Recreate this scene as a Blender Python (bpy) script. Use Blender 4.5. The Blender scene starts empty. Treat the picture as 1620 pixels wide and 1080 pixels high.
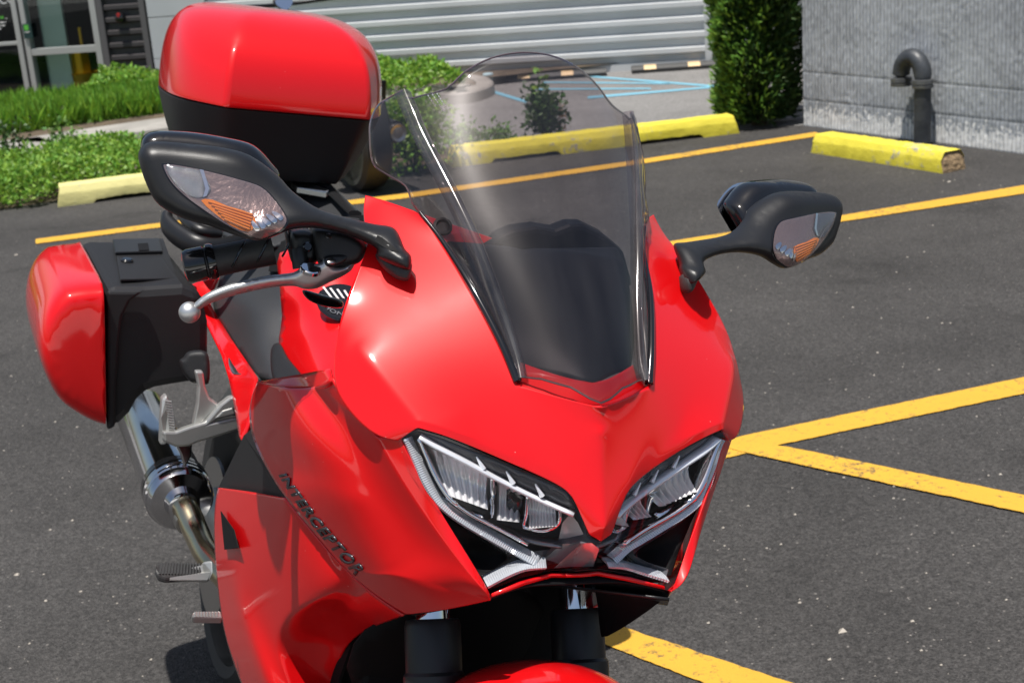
import bpy, bmesh, math, random
import numpy as np
from mathutils import Vector, Matrix, geometry
from mathutils.bvhtree import BVHTree
R = math.radians
random.seed(7); rng = np.random.default_rng(7)
SC = bpy.context.scene; COL = SC.collection

# ------------------------------------------------------------------ camera
F_PX = 2313.0; PITCH = R(17.0415); ROLL = R(4.47); CAM_H = 1.50
c_f = np.array([0, math.cos(PITCH), -math.sin(PITCH)])
_r0 = np.array([1., 0, 0]); _u0 = np.cross(_r0, c_f)
c_r = math.cos(ROLL)*_r0 - math.sin(ROLL)*_u0
c_u = math.sin(ROLL)*_r0 + math.cos(ROLL)*_u0
CAM = np.array([0, 0, CAM_H])
cam = bpy.data.cameras.new('camera'); camo = bpy.data.objects.new('camera', cam); COL.objects.link(camo)
mw = Matrix.Identity(4)
for i in range(3):
    mw[i][0] = c_r[i]; mw[i][1] = c_u[i]; mw[i][2] = -c_f[i]; mw[i][3] = CAM[i]
camo.matrix_world = mw
cam.sensor_width = 36; cam.lens = F_PX/1620*36; cam.clip_start = .05; cam.clip_end = 500
cam.dof.use_dof = True; cam.dof.focus_distance = 1.55; cam.dof.aperture_fstop = 16
SC.camera = camo

# ------------------------------------------------------------------ light
SUN_DIR = Vector((-.12, -.19, .97)).normalized()
elev = math.asin(SUN_DIR.z)
w = bpy.data.worlds.new('World'); SC.world = w; w.use_nodes = True
nt = w.node_tree; bg = nt.nodes['Background']
sky = nt.nodes.new('ShaderNodeTexSky'); sky.sky_type = 'NISHITA'; sky.sun_disc = False
sky.sun_elevation = elev; sky.sun_rotation = math.atan2(SUN_DIR.x, SUN_DIR.y)
sky.air_density = 1.2; sky.dust_density = 2.0
nt.links.new(sky.outputs[0], bg.inputs[0]); bg.inputs[1].default_value = .075
sl = bpy.data.lights.new('sun', 'SUN'); sl.energy = 4.8; sl.angle = R(.5); sl.color = (1, .96, .9)
so = bpy.data.objects.new('sun', sl); COL.objects.link(so)
so.rotation_euler = SUN_DIR.to_track_quat('Z', 'Y').to_euler()
SC.view_settings.view_transform = 'Standard'; SC.view_settings.look = 'None'
SC.view_settings.exposure = 0.30; SC.view_settings.gamma = 1
SC.render.engine = 'CYCLES'
try:
    SC.cycles.max_bounces = 10; SC.cycles.transparent_max_bounces = 16; SC.cycles.use_denoising = True
    SC.cycles.caustics_reflective = False; SC.cycles.caustics_refractive = False
except Exception: pass

# ------------------------------------------------------------------ survey helpers
# The place was surveyed from the photograph: a sight line through a picture point
# is cut by a known plane (ground, or a plane of the leaning bike) to get its real position.
def ray(px, py): return c_f + c_r*(px-810)/F_PX - c_u*(py-540)/F_PX
def G(px, py, z=0.0):
    d = ray(px, py); return Vector(CAM + d*(z-CAM_H)/d[2])
def W(px, py, o, n):                      # sight line cut by a world plane
    d = ray(px, py); o = np.array(o); n = np.array(n)
    return Vector(CAM + d*((o-CAM) @ n)/(d @ n))
yaw, lean = 0.35105176, 0.20736315
_F = np.array([math.sin(yaw), -math.cos(yaw), 0]); _L = np.array([math.cos(yaw), math.sin(yaw), 0]); _Z = np.array([0, 0, 1.])
BM = np.stack([_F, math.cos(lean)*_L - math.sin(lean)*_Z, math.cos(lean)*_Z + math.sin(lean)*_L], 1)
BT = np.array([-0.06782062, 1.31638795, .08])
_co = BM.T @ (CAM - BT)
def B(px, py, x=None, y=None, z=None):    # bike frame: X forward, Y rider's left, Z up
    d = BM.T @ ray(px, py)
    i, v = (0, x) if x is not None else (1, y) if y is not None else (2, z)
    return Vector(_co + d*(v-_co[i])/d[i])
def bx(p, x): return B(p[0], p[1], x=x)
def to_px(P):
    d = BM @ np.array(P) + BT - CAM; zz = d @ c_f
    return np.array([810 + F_PX*(d @ c_r)/zz, 540 - F_PX*(d @ c_u)/zz])

# ------------------------------------------------------------------ materials
def mat(name, col=(.5, .5, .5), rough=.5, metal=0, spec=.5, coat=0, coat_r=.03, bump=None, var=None, trans=0, alpha=1, ior=1.45, vec='Object', aniso=0):
    m = bpy.data.materials.new(name); m.use_nodes = True; n = m.node_tree.nodes; l = m.node_tree.links
    b = n['Principled BSDF']; b.inputs['Base Color'].default_value = (*col, 1)
    b.inputs['Roughness'].default_value = rough; b.inputs['Metallic'].default_value = metal
    b.inputs['Specular IOR Level'].default_value = spec; b.inputs['Coat Weight'].default_value = coat
    b.inputs['Coat Roughness'].default_value = coat_r; b.inputs['Transmission Weight'].default_value = trans
    b.inputs['Alpha'].default_value = alpha; b.inputs['IOR'].default_value = ior
    tc = n.new('ShaderNodeTexCoord')
    if var:                                 # (scale, amount)
        t = n.new('ShaderNodeTexNoise'); t.inputs['Scale'].default_value = var[0]; t.inputs['Detail'].default_value = 6
        r = n.new('ShaderNodeMapRange'); r.inputs[1].default_value = .3; r.inputs[2].default_value = .7
        r.inputs[3].default_value = 1-var[1]; r.inputs[4].default_value = 1+var[1]
        mx = n.new('ShaderNodeVectorMath'); mx.operation = 'SCALE'; mx.inputs[0].default_value = col
        l.new(tc.outputs[vec], t.inputs['Vector']); l.new(t.outputs['Fac'], r.inputs[0]); l.new(r.outputs[0], mx.inputs['Scale'])
        l.new(mx.outputs[0], b.inputs['Base Color'])
    if bump:                                # (scale, distance)
        t = n.new('ShaderNodeTexNoise'); t.inputs['Scale'].default_value = bump[0]; t.inputs['Detail'].default_value = 4
        bp = n.new('ShaderNodeBump'); bp.inputs['Strength'].default_value = .6; bp.inputs['Distance'].default_value = bump[1]
        l.new(tc.outputs[vec], t.inputs['Vector']); l.new(t.outputs['Fac'], bp.inputs['Height']); l.new(bp.outputs[0], b.inputs['Normal'])
    return m
def nd(m, t, **k):
    n = m.node_tree.nodes.new(t)
    for a, v in k.items():
        if isinstance(a, str) and hasattr(n, a): setattr(n, a, v)
        else: n.inputs[a].default_value = v
    return n
def clear_mat(name, tint=(1, 1, 1), rough=.0, fac=1.0, ior=1.45, dirt=0.0, streak=False, haze=0.0):
    """thin transparent sheet: tinted pass-through with a Fresnel reflection and a little dust"""
    m = bpy.data.materials.new(name); m.use_nodes = True; N = m.node_tree; n = N.nodes; l = N.links; n.clear()
    out = n.new('ShaderNodeOutputMaterial'); tr = n.new('ShaderNodeBsdfTransparent'); gl = n.new('ShaderNodeBsdfGlossy')
    tr.inputs[0].default_value = (*tint, 1); gl.inputs['Roughness'].default_value = rough
    fr = n.new('ShaderNodeFresnel'); ge = n.new('ShaderNodeNewGeometry'); io = n.new('ShaderNodeMapRange')   # same reflection from both faces of a thin sheet
    io.inputs[3].default_value = ior; io.inputs[4].default_value = 1/ior; l.new(ge.outputs['Backfacing'], io.inputs[0]); l.new(io.outputs[0], fr.inputs[0])
    mm = n.new('ShaderNodeMath'); mm.operation = 'MULTIPLY'; mm.inputs[1].default_value = fac; mm.use_clamp = True
    mx = n.new('ShaderNodeMixShader'); l.new(fr.outputs[0], mm.inputs[0]); l.new(mm.outputs[0], mx.inputs[0])
    l.new(tr.outputs[0], mx.inputs[1]); l.new(gl.outputs[0], mx.inputs[2]); last = mx
    if haze > 0:                            # fine scratches: a broad faint second highlight
        g2 = n.new('ShaderNodeBsdfGlossy'); g2.inputs['Roughness'].default_value = .28; m3 = n.new('ShaderNodeMixShader'); m3.inputs[0].default_value = haze
        l.new(mx.outputs[0], m3.inputs[1]); l.new(g2.outputs[0], m3.inputs[2]); mx = m3; last = m3
    if dirt > 0:
        df = n.new('ShaderNodeBsdfDiffuse'); df.inputs[0].default_value = (.6, .6, .62, 1)
        tc = n.new('ShaderNodeTexCoord'); mp = n.new('ShaderNodeMapping')
        mp.inputs['Scale'].default_value = (6, 30, 5) if streak else (12, 12, 12)
        t = n.new('ShaderNodeTexNoise'); t.inputs['Scale'].default_value = 1.0; t.inputs['Detail'].default_value = 8
        l.new(tc.outputs['Object'], mp.inputs[0]); l.new(mp.outputs[0], t.inputs['Vector'])
        r = n.new('ShaderNodeMapRange'); r.inputs[1].default_value = .42; r.inputs[2].default_value = .75; r.inputs[3].default_value = dirt*.25; r.inputs[4].default_value = dirt
        m2 = n.new('ShaderNodeMixShader'); l.new(t.outputs['Fac'], r.inputs[0]); l.new(r.outputs[0], m2.inputs[0])
        l.new(mx.outputs[0], m2.inputs[1]); l.new(df.outputs[0], m2.inputs[2]); last = m2
    l.new(last.outputs[0], out.inputs[0]); return m

def red_mat(name, dusty=0.0):
    m = mat(name, (.70, .004, .006), rough=.40, coat=1.0, coat_r=.05, spec=.12)
    n = m.node_tree.nodes; l = m.node_tree.links; b = n['Principled BSDF']
    tc = n.new('ShaderNodeTexCoord')
    t = nd(m, 'ShaderNodeTexNoise'); t.inputs['Scale'].default_value = 7; t.inputs['Detail'].default_value = 5
    t2 = nd(m, 'ShaderNodeTexVoronoi'); t2.inputs['Scale'].default_value = 110
    l.new(tc.outputs['Object'], t.inputs['Vector']); l.new(tc.outputs['Object'], t2.inputs['Vector'])
    r = nd(m, 'ShaderNodeMapRange'); r.inputs[1].default_value = .35; r.inputs[2].default_value = .8; r.inputs[3].default_value = .055; r.inputs[4].default_value = .11+dusty*.12
    l.new(t.outputs['Fac'], r.inputs[0]); l.new(r.outputs[0], b.inputs['Coat Roughness'])
    # fine dust specks that sit on the paint
    r2 = nd(m, 'ShaderNodeMapRange'); r2.inputs[1].default_value = .05; r2.inputs[2].default_value = .09; r2.inputs[3].default_value = 1; r2.inputs[4].default_value = 0
    wn = nd(m, 'ShaderNodeTexWhiteNoise')
    l.new(t2.outputs['Position'], wn.inputs['Vector']); l.new(t2.outputs['Distance'], r2.inputs[0])
    gt = nd(m, 'ShaderNodeMath', operation='GREATER_THAN'); gt.inputs[1].default_value = .965-dusty*.12; l.new(wn.outputs['Value'], gt.inputs[0])
    mu = nd(m, 'ShaderNodeMath', operation='MULTIPLY'); l.new(gt.outputs[0], mu.inputs[0]); l.new(r2.outputs[0], mu.inputs[1])
    mu2 = nd(m, 'ShaderNodeMath', operation='MULTIPLY'); mu2.inputs[1].default_value = .35; l.new(mu.outputs[0], mu2.inputs[0])
    mx = nd(m, 'ShaderNodeMixRGB'); mx.inputs[1].default_value = (.70, .004, .006, 1); mx.inputs[2].default_value = (.8, .45, .42, 1)
    l.new(mu2.outputs[0], mx.inputs[0]); l.new(mx.outputs[0], b.inputs['Base Color'])
    return m
M = dict(
 red=red_mat('red_paint'), red_dusty=red_mat('red_paint_dusty', 1.0),
 black_sat=mat('black_satin_plastic', (.013, .013, .014), .38, spec=.5, bump=(900, .00025)),
 black_tex=mat('black_textured_plastic', (.012, .012, .013), .55, bump=(700, .0005)),
 black_gloss=mat('black_gloss_plastic', (.008, .008, .009), .12, coat=.6),
 black_matt=mat('black_matt', (.006, .006, .0065), .7, spec=.25),
 rubber=mat('rubber', (.032, .032, .032), .55, bump=(300, .0006)),
 seat=mat('seat_vinyl', (.03, .031, .034), .5, bump=(500, .0007)),
 chrome=mat('chrome', (.82, .83, .85), .06, metal=1),
 steel=mat('polished_steel', (.58, .58, .60), .10, metal=1, var=(6, .15)),
 steel2=mat('brushed_steel', (.5, .49, .47), .3, metal=1, bump=(200, .0002)),
 gold=mat('heat_tinted_steel', (.52, .45, .30), .22, metal=1, var=(9, .25)),
 alu=mat('cast_aluminium', (.48, .48, .46), .45, metal=.75, var=(14, .12)),
 lever=mat('lever_aluminium', (.62, .62, .62), .42, metal=.9),
 clear=clear_mat('clear_lens', (.98, .98, .99), .01, .5, 1.45, .015),
 shield=clear_mat('smoked_screen', (.77, .74, .75), .012, .8, 1.45, .016, True, .0045),
 refl=mat('reflector_chrome', (.95, .95, .96), .24, metal=.55),
 ribbed=mat('ribbed_clear_plastic', (.60, .63, .67), .14, metal=.3, coat=1),
 guide=mat('pale_light_guide', (.88, .90, .93), .22, metal=.35),
 amber=mat('amber_lens', (.60, .16, .01), .1, coat=.8),
 glass_mirror=mat('mirror_glass', (.8, .82, .85), .03, metal=1),
 darkint=mat('lamp_black', (.10, .10, .11), .3),
 white=mat('white_print', (.75, .75, .75), .5),
 badge=mat('dark_chrome_letters', (.12, .12, .13), .25, metal=.8),
)
def add_rib(m, scale, axis, dist):
    n = m.node_tree.nodes; l = m.node_tree.links; b = n['Principled BSDF']
    tc = n.new('ShaderNodeTexCoord'); wv = n.new('ShaderNodeTexWave'); wv.bands_direction = axis; wv.inputs['Scale'].default_value = scale
    bp = n.new('ShaderNodeBump'); bp.inputs['Strength'].default_value = 1; bp.inputs['Distance'].default_value = dist
    l.new(tc.outputs['UV'], wv.inputs['Vector']); l.new(wv.outputs['Fac'], bp.inputs['Height']); l.new(bp.outputs[0], b.inputs['Normal'])


# ------------------------------------------------------------------ object helpers
def tag(o, label=None, cat=None, group=None, kind=None):
    if label: o['label'] = label
    if cat: o['category'] = cat
    if group: o['group'] = group
    if kind: o['kind'] = kind
    return o
def empty(name, loc=(0, 0, 0)):
    o = bpy.data.objects.new(name, None); o.location = loc; o.empty_display_size = .1; COL.objects.link(o); return o
def mk(name, V, Fc, m, parent=None, smooth=True, uv=None, angle=None):
    me = bpy.data.meshes.new(name); me.from_pydata([tuple(v) for v in V], [], [tuple(f) for f in Fc]); me.validate()
    if isinstance(m, (list, tuple)):
        for x in m: me.materials.append(x)
    else: me.materials.append(m)
    if smooth:
        for p in me.polygons: p.use_smooth = True
    if uv is not None:
        ul = me.uv_layers.new(name='UV')
        for lp in me.loops: ul.data[lp.index].uv = uv[lp.vertex_index]
    o = bpy.data.objects.new(name, me); COL.objects.link(o)
    if parent: o.parent = parent
    if angle is not None: sharp(o, angle)
    return o
def sharp(o, deg):
    bm = bmesh.new(); bm.from_mesh(o.data); a = R(deg)
    for e in bm.edges:
        if len(e.link_faces) == 2 and e.calc_face_angle(0) > a: e.smooth = False
    bm.to_mesh(o.data); bm.free()
def fixn(o):
    bm = bmesh.new(); bm.from_mesh(o.data); bmesh.ops.recalc_face_normals(bm, faces=bm.faces); bm.to_mesh(o.data); bm.free(); return o
def mod_bevel(o, wd=.003, seg=2, ang=30):
    b = o.modifiers.new('bevel', 'BEVEL'); b.width = wd; b.segments = seg; b.limit_method = 'ANGLE'; b.angle_limit = R(ang); return o
def mod_solid(o, t=.003, off=-1):
    s = o.modifiers.new('solid', 'SOLIDIFY'); s.thickness = t; s.offset = off; return o
def subd(name, V, Fc, creases, m, parent, lv=3, thick=.003, mirror=False, corners=(), side=1):
    """control cage -> Catmull-Clark surface; V dict name->Vector, creases list of (path,weight)"""
    names = list(V); ix = {k: i for i, k in enumerate(names)}
    vs = [Vector((V[k][0], V[k][1]*side, V[k][2])) for k in names]; fs = [[ix[k] for k in f] for f in Fc]
    cr = []
    for path, wt in creases:
        for a, b2 in zip(path, path[1:]): cr.append((ix[a], ix[b2], wt))
    cn = {ix[k] for k in corners}
    if mirror:
        n0 = len(vs); mp = {}
        for i in range(n0):
            if abs(vs[i].y) < 1e-6: mp[i] = i
            else: mp[i] = len(vs); vs.append(Vector((vs[i].x, -vs[i].y, vs[i].z)))
        fs += [[mp[i] for i in reversed(f)] for f in list(fs)]
        cr += [(mp[a], mp[b2], wt) for a, b2, wt in list(cr)]; cn |= {mp[i] for i in cn}
    me = bpy.data.meshes.new(name); bm = bmesh.new()
    cl = bm.edges.layers.float.new('crease_edge'); vl = bm.verts.layers.float.new('crease_vert')
    bv = [bm.verts.new(v) for v in vs]
    for f in fs:
        try: bm.faces.new([bv[i] for i in f])
        except ValueError: pass
    bm.verts.ensure_lookup_table()
    for a, b2, wt in cr:
        e = bm.edges.get((bv[a], bv[b2]))
        if e: e[cl] = wt
    for i in cn: bv[i][vl] = 1.0
    bmesh.ops.recalc_face_normals(bm, faces=bm.faces)
    # face the outside (toward +X / up / away from the mid plane)
    s = 0
    for f in bm.faces:
        c = f.calc_center_median(); s += f.normal.dot(Vector((.6, c.y*4, .6)))*f.calc_area()
    if s < 0: bmesh.ops.reverse_faces(bm, faces=bm.faces)
    for f in bm.faces: f.smooth = True
    bm.to_mesh(me); bm.free(); me.materials.append(m)
    o = bpy.data.objects.new(name, me); COL.objects.link(o); o.parent = parent
    sb = o.modifiers.new('sub', 'SUBSURF'); sb.levels = lv; sb.render_levels = lv; sb.boundary_smooth = 'PRESERVE_CORNERS'
    if thick: mod_solid(o, thick)
    return o
def crpts(P, n=8, closed=False):
    P = [Vector(p) for p in P]; out = []; k = len(P)
    rngk = range(k) if closed else range(k-1)
    for i in rngk:
        p1, p2 = P[i], P[(i+1) % k]
        p0 = P[i-1] if (closed or i > 0) else p1*2-p2
        p3 = P[(i+2) % k] if (closed or i+2 < k) else p2*2-p1
        for j in range(n):
            t = j/n; out.append(.5*((2*p1)+(p2-p0)*t+(2*p0-5*p1+4*p2-p3)*t*t+(3*p1-p0-3*p2+p3)*t**3))
    if not closed: out.append(P[-1])
    return out
def tube(name, P, rad, m, parent, seg=16, n=6, flat=1.0, upv=Vector((0, 0, 1)), caps=True, smooth_path=True):
    """tapered tube along a smoothed path; rad float or list per control point; flat = height/width"""
    rad = rad if isinstance(rad, (list, tuple)) else [rad]*len(P)
    if smooth_path and len(P) > 2:
        Q = crpts(P, n); rr = [v.x for v in crpts([Vector((r_, 0, 0)) for r_ in rad], n)]
    else: Q = [Vector(p) for p in P]; rr = list(rad)
    V = []; Fc = []
    for i, q in enumerate(Q):
        t = (Q[min(i+1, len(Q)-1)]-Q[max(i-1, 0)])
        if t.length < 1e-9: t = Q[-1]-Q[0]
        t.normalize(); a = t.cross(upv)
        if a.length < 1e-3: a = t.cross(Vector((1, 0, 0)))
        a.normalize(); b = a.cross(t).normalized()
        for j in range(seg):
            th = 2*math.pi*j/seg; V.append(q + a*math.cos(th)*rr[i] + b*math.sin(th)*rr[i]*flat)
    for i in range(len(Q)-1):
        for j in range(seg): Fc.append((i*seg+j, i*seg+(j+1) % seg, (i+1)*seg+(j+1) % seg, (i+1)*seg+j))
    if caps: Fc.append(tuple(range(seg))[::-1]); Fc.append(tuple((len(Q)-1)*seg+j for j in range(seg)))
    o = mk(name, V, Fc, m, parent); fixn(o); sharp(o, 50); return o
def lathe(name, prof, A, D, m, parent, seg=40, sharpdeg=35):
    """profile [(along, radius)] spun about the axis from A in direction D"""
    D = Vector(D).normalized(); A = Vector(A); a = D.orthogonal().normalized(); b = D.cross(a); V = []; Fc = []
    for (s, r_) in prof:
        for j in range(seg):
            th = 2*math.pi*j/seg; V.append(A + D*s + (a*math.cos(th)+b*math.sin(th))*r_)
    k = len(prof)
    for i in range(k-1):
        for j in range(seg): Fc.append((i*seg+j, i*seg+(j+1) % seg, (i+1)*seg+(j+1) % seg, (i+1)*seg+j))
    Fc.append(tuple(range(seg))[::-1]); Fc.append(tuple((k-1)*seg+j for j in range(seg)))
    o = mk(name, V, Fc, m, parent); fixn(o); sharp(o, sharpdeg); return o
def loft(name, rings, m, parent, cap=True, ang=None, closed=True):
    k = len(rings[0]); V = [p for r_ in rings for p in r_]; Fc = []
    for i in range(len(rings)-1):
        for j in range(k if closed else k-1): Fc.append((i*k+j, i*k+(j+1) % k, (i+1)*k+(j+1) % k, (i+1)*k+j))
    if cap: Fc.append(tuple(range(k))[::-1]); Fc.append(tuple((len(rings)-1)*k+j for j in range(k)))
    o = mk(name, V, Fc, m, parent); fixn(o)
    if ang: sharp(o, ang)
    return o
def prism(name, P, off, m, parent, bev=0, smooth=False):
    """solid plate: polygon P swept by the offset vector"""
    P = [Vector(p) for p in P]; off = Vector(off); k = len(P)
    V = P+[p+off for p in P]; Fc = [tuple(range(k)), tuple(range(k, 2*k))[::-1]]+[(j, k+j, k+(j+1) % k, (j+1) % k) for j in range(k)]
    o = mk(name, V, Fc, m, parent, smooth=smooth); fixn(o)
    if bev: mod_bevel(o, bev)
    return o
def boxes(name, L, m, parent, bev=0):
    V = []; Fc = []
    for (x0, x1, y0, y1, z0, z1) in L:
        b0 = len(V)
        V += [(x, y, z) for z in (z0, z1) for y in (y0, y1) for x in (x0, x1)]
        Fc += [tuple(b0+i for i in f) for f in ((0, 2, 3, 1), (4, 5, 7, 6), (0, 1, 5, 4), (2, 6, 7, 3), (0, 4, 6, 2), (1, 3, 7, 5))]
    o = mk(name, V, Fc, m, parent, smooth=False)
    if bev: mod_bevel(o, bev)
    return o
class TPS:                                    # thin-plate interpolation of measured depths
    def __init__(s, pts, vals, lam=1e-4):
        P = np.array(pts, float); s.c = P.mean(0); s.s = np.abs(P-s.c).max(); P = (P-s.c)/s.s; s.P = P; n = len(P)
        K = s.k(P, P)+lam*np.eye(n); A = np.zeros((n+3, n+3)); A[:n, :n] = K; A[:n, n] = 1; A[:n, n+1:] = P; A[n, :n] = 1; A[n+1:, :n] = P.T
        s.w = np.linalg.lstsq(A, np.r_[np.array(vals, float), 0, 0, 0], rcond=1e-9)[0]
    def k(s, a, b):
        d = ((a[:, None]-b[None])**2).sum(-1); return .5*d*np.log(d+1e-12)
    def __call__(s, q):
        q = (np.atleast_2d(np.array(q, float))-s.c)/s.s
        return s.k(q, s.P) @ s.w[:-3]+s.w[-3]+q @ s.w[-2:]
def seg_dist(p, poly):
    P = np.array(poly, float); Qn = np.roll(P, -1, 0); d = Qn-P; p = np.array(p, float)
    t = np.clip(((p[:, None]-P)*d).sum(-1)/((d**2).sum(-1)+1e-12), 0, 1)
    return np.sqrt(((p[:, None]-(P+d*t[..., None]))**2).sum(-1)).min(1)
def inpoly(p, poly):
    P = np.array(poly, float); x, y = p; ins = False; j = len(P)-1
    for i in range(len(P)):
        if (P[i, 1] > y) != (P[j, 1] > y) and x < (P[j, 0]-P[i, 0])*(y-P[i, 1])/(P[j, 1]-P[i, 1])+P[i, 0]: ins = not ins
        j = i
    return ins
def smooth2(poly, n=4, closed=True):
    return [(v.x, v.y) for v in crpts([Vector((a, b, 0)) for a, b in poly], n, closed)]
def tri2(poly, step, insets=()):
    """fill an outline with well-shaped triangles"""
    poly = [tuple(p) for p in poly]; P = np.array(poly); lo, hi = P.min(0), P.max(0); pts = list(poly); k = len(poly)
    g = []
    r_ = 0; y = lo[1]
    while y < hi[1]:
        x = lo[0]+(step/2 if r_ % 2 else 0)
        while x < hi[0]:
            g.append((x, y)); x += step
        y += step*.866; r_ += 1
    g = [p for p in g if inpoly(p, poly)]
    if g:
        d = seg_dist(g, poly); mn = max(insets)*1.25 if insets else step*.45
        g = [p for p, dd in zip(g, d) if dd > mn]
    ctr = []
    for ins in insets:
        for i in range(k):
            a, b, c = P[i-1], P[i], P[(i+1) % k]; t = (c-a); nn = np.array([-t[1], t[0]])/(np.linalg.norm(t)+1e-9)
            for sgn in (1, -1):
                q = b+nn*ins*sgn
                if inpoly(q, poly) and seg_dist([q], poly)[0] > ins*.8: ctr.append(tuple(q)); break
    allp = [Vector(p) for p in pts+ctr+g]
    ed = [(i, (i+1) % k) for i in range(k)]
    r2 = geometry.delaunay_2d_cdt(allp, ed, [list(range(k))], 1, 1e-5)
    return [(v.x, v.y) for v in r2[0]], [tuple(f) for f in r2[2]]
def skin(name, outline, depth, m, parent, step=8, n=3, thick=0, side=1, uvscale=None, raw=False, bulge=None, push=0.0):
    """smooth surface: outline in picture space, depth = list of (px,py,bikeX) anchors or a TPS; side=-1 also builds for the other flank"""
    f = depth if isinstance(depth, TPS) else TPS([(a, b) for a, b, _ in depth], [c for *_, c in depth])
    ol = smooth2(outline, n) if n > 1 else outline
    p2, fs = tri2(ol, step); xs = f(p2)+push
    if bulge:
        d = seg_dist(p2, ol); u = np.clip(d/bulge[0], 0, 1); xs = xs+bulge[1]*np.sqrt(1-(1-u)**2)
    V = [B(a, b, x=x) for (a, b), x in zip(p2, xs)]
    V = [Vector((v.x, v.y*side, v.z)) for v in V]
    if raw: return V, fs, p2
    uv = [((a/40.), (b/40.)) for a, b in p2]
    o = mk(name, V, fs, m, parent, uv=uv)
    me = o.data; s = sum((p.normal.x+p.normal.z*.5)*p.area for p in me.polygons)
    if s < 0: me.flip_normals()
    if thick: mod_solid(o, thick)
    return o
def pillow(name, outline, depth, H, D, m, parent, step=6, n=3, side=1, back=1.0, ins=(1.2, 3.2, 6)):
    """rounded solid: front and back skins that meet at the outline; H half thickness (m), D rounding reach (px)"""
    f = depth if isinstance(depth, TPS) else TPS([(a, b) for a, b, _ in depth], [c for *_, c in depth])
    ol = smooth2(outline, n) if n > 1 else list(outline); k = len(ol)
    p2, fs = tri2(ol, step, ins); x0 = f(p2); d = seg_dist(p2, ol); u = np.clip(d/D, 0, 1); h = H*np.sqrt(1-(1-u)**2)
    nv = len(p2); V = []; mp = []
    for (a, b), x, hh in zip(p2, x0, h): V.append(B(a, b, x=x+hh))
    for i, ((a, b), x, hh) in enumerate(zip(p2, x0, h)):
        if hh < 1e-6 or d[i] < 1e-4: mp.append(i)
        else: mp.append(len(V)); V.append(B(a, b, x=x)+Vector((-hh*back, 0, 0)))
    V = [Vector((v.x, v.y*side, v.z)) for v in V]
    F2 = list(fs)+[tuple(mp[i] for i in reversed(q)) for q in fs]
    o = mk(name, V, F2, m, parent); fixn(o); return o
def mirY(v): return Vector((v[0], -v[1], v[2]))
# ================================================================== the red motorcycle
bike = empty('motorcycle', BT)
bmx = Matrix.Identity(4)
for i in range(3):
    for j in range(3): bmx[i][j] = BM[i][j]
    bmx[i][3] = BT[i]
bike.matrix_world = bmx
tag(bike, 'glossy red motorcycle with tall smoked windscreen, panniers and top case, filling the foreground', 'motorcycle')

# ---- upper cowl (half cage, mirrored)
C = dict(
 k0=B(952, 645, y=0), k1=B(951.5, 686, y=0), k2=B(952, 760, y=0), k3=B(957, 833, y=0), k4=B(951, 856, y=0),
 a0=B(818, 606, x=-.110), a1=B(790, 538, x=-.143), a2=B(744, 452, x=-.198), a3=B(699, 382, x=-.259), a4=B(664, 337, x=-.296),
 a5=B(606, 316, x=-.345), a6=B(578, 309, x=-.362), a7=B(573, 340, x=-.345), o6=B(585, 385, x=-.285), o5=B(568, 425, x=-.267),
 o4=B(545, 480, x=-.242), o3=B(533, 530, x=-.223), o2=B(526, 590, x=-.204), o1=B(534, 632, x=-.183), o0=B(590, 692, x=-.138),
 n7=B(630, 697, x=-.125), n6=B(660, 676, x=-.114), n5b=B(704, 688, x=-.102), n5=B(764, 713, x=-.09), n4=B(828, 741, x=-.071), n3=B(884, 766, x=-.05), n2=B(905, 782, x=-.041),
 n1b=B(918, 812, x=-.034), n1=B(932, 845, x=-.026),
 i1=B(660, 664, x=-.117), i1b=B(706, 676, x=-.104), i2=B(600, 592, x=-.161), i3=B(553, 538, x=-.202),
 m0=B(735, 640, x=-.117), m1=B(690, 552, x=-.159), m2=B(636, 470, x=-.221), m3=B(620, 400, x=-.274), h1=B(850, 711, x=-.070), h2=B(893, 745, x=-.050),
 t1=B(886, 629, x=-.083), g5=B(766, 700, x=-.091), g4=B(830, 728, x=-.072))
FC = [('k4', 'n1', 'k3'), ('k3', 'n1', 'n1b', 'n2'), ('k3', 'n2', 'h2', 'k2'), ('k2', 'h2', 'h1', 'k1'), ('k1', 'h1', 'a0', 't1'), ('k0', 'k1', 't1'),
      ('h2', 'n2', 'n3'), ('h1', 'h2', 'n3', 'n4'), ('h1', 'n4', 'g4'), ('n4', 'n5', 'g5', 'g4'), ('a0', 'h1', 'g4', 'm0'), ('m0', 'g4', 'g5'), ('m0', 'g5', 'i1b'), ('g5', 'n5', 'n5b', 'i1b'),
      ('m0', 'i1b', 'i1'), ('i1b', 'n5b', 'n6', 'i1'), ('i1', 'n6', 'n7', 'o0'), ('i1', 'o0', 'o1', 'i2'), ('m0', 'i1', 'i2', 'm1'), ('a0', 'm0', 'm1', 'a1'),
      ('i2', 'o1', 'o2', 'i3'), ('m1', 'i2', 'i3', 'm2'), ('a1', 'm1', 'm2', 'a2'), ('i3', 'o2', 'o3'), ('m2', 'i3', 'o3', 'o4'), ('a2', 'm2', 'm3', 'a3'),
      ('m2', 'o4', 'o5', 'm3'), ('m3', 'o5', 'o6'), ('a3', 'm3', 'a5', 'a4'), ('m3', 'o6', 'a7', 'a5'), ('a5', 'a7', 'a6')]
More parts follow.
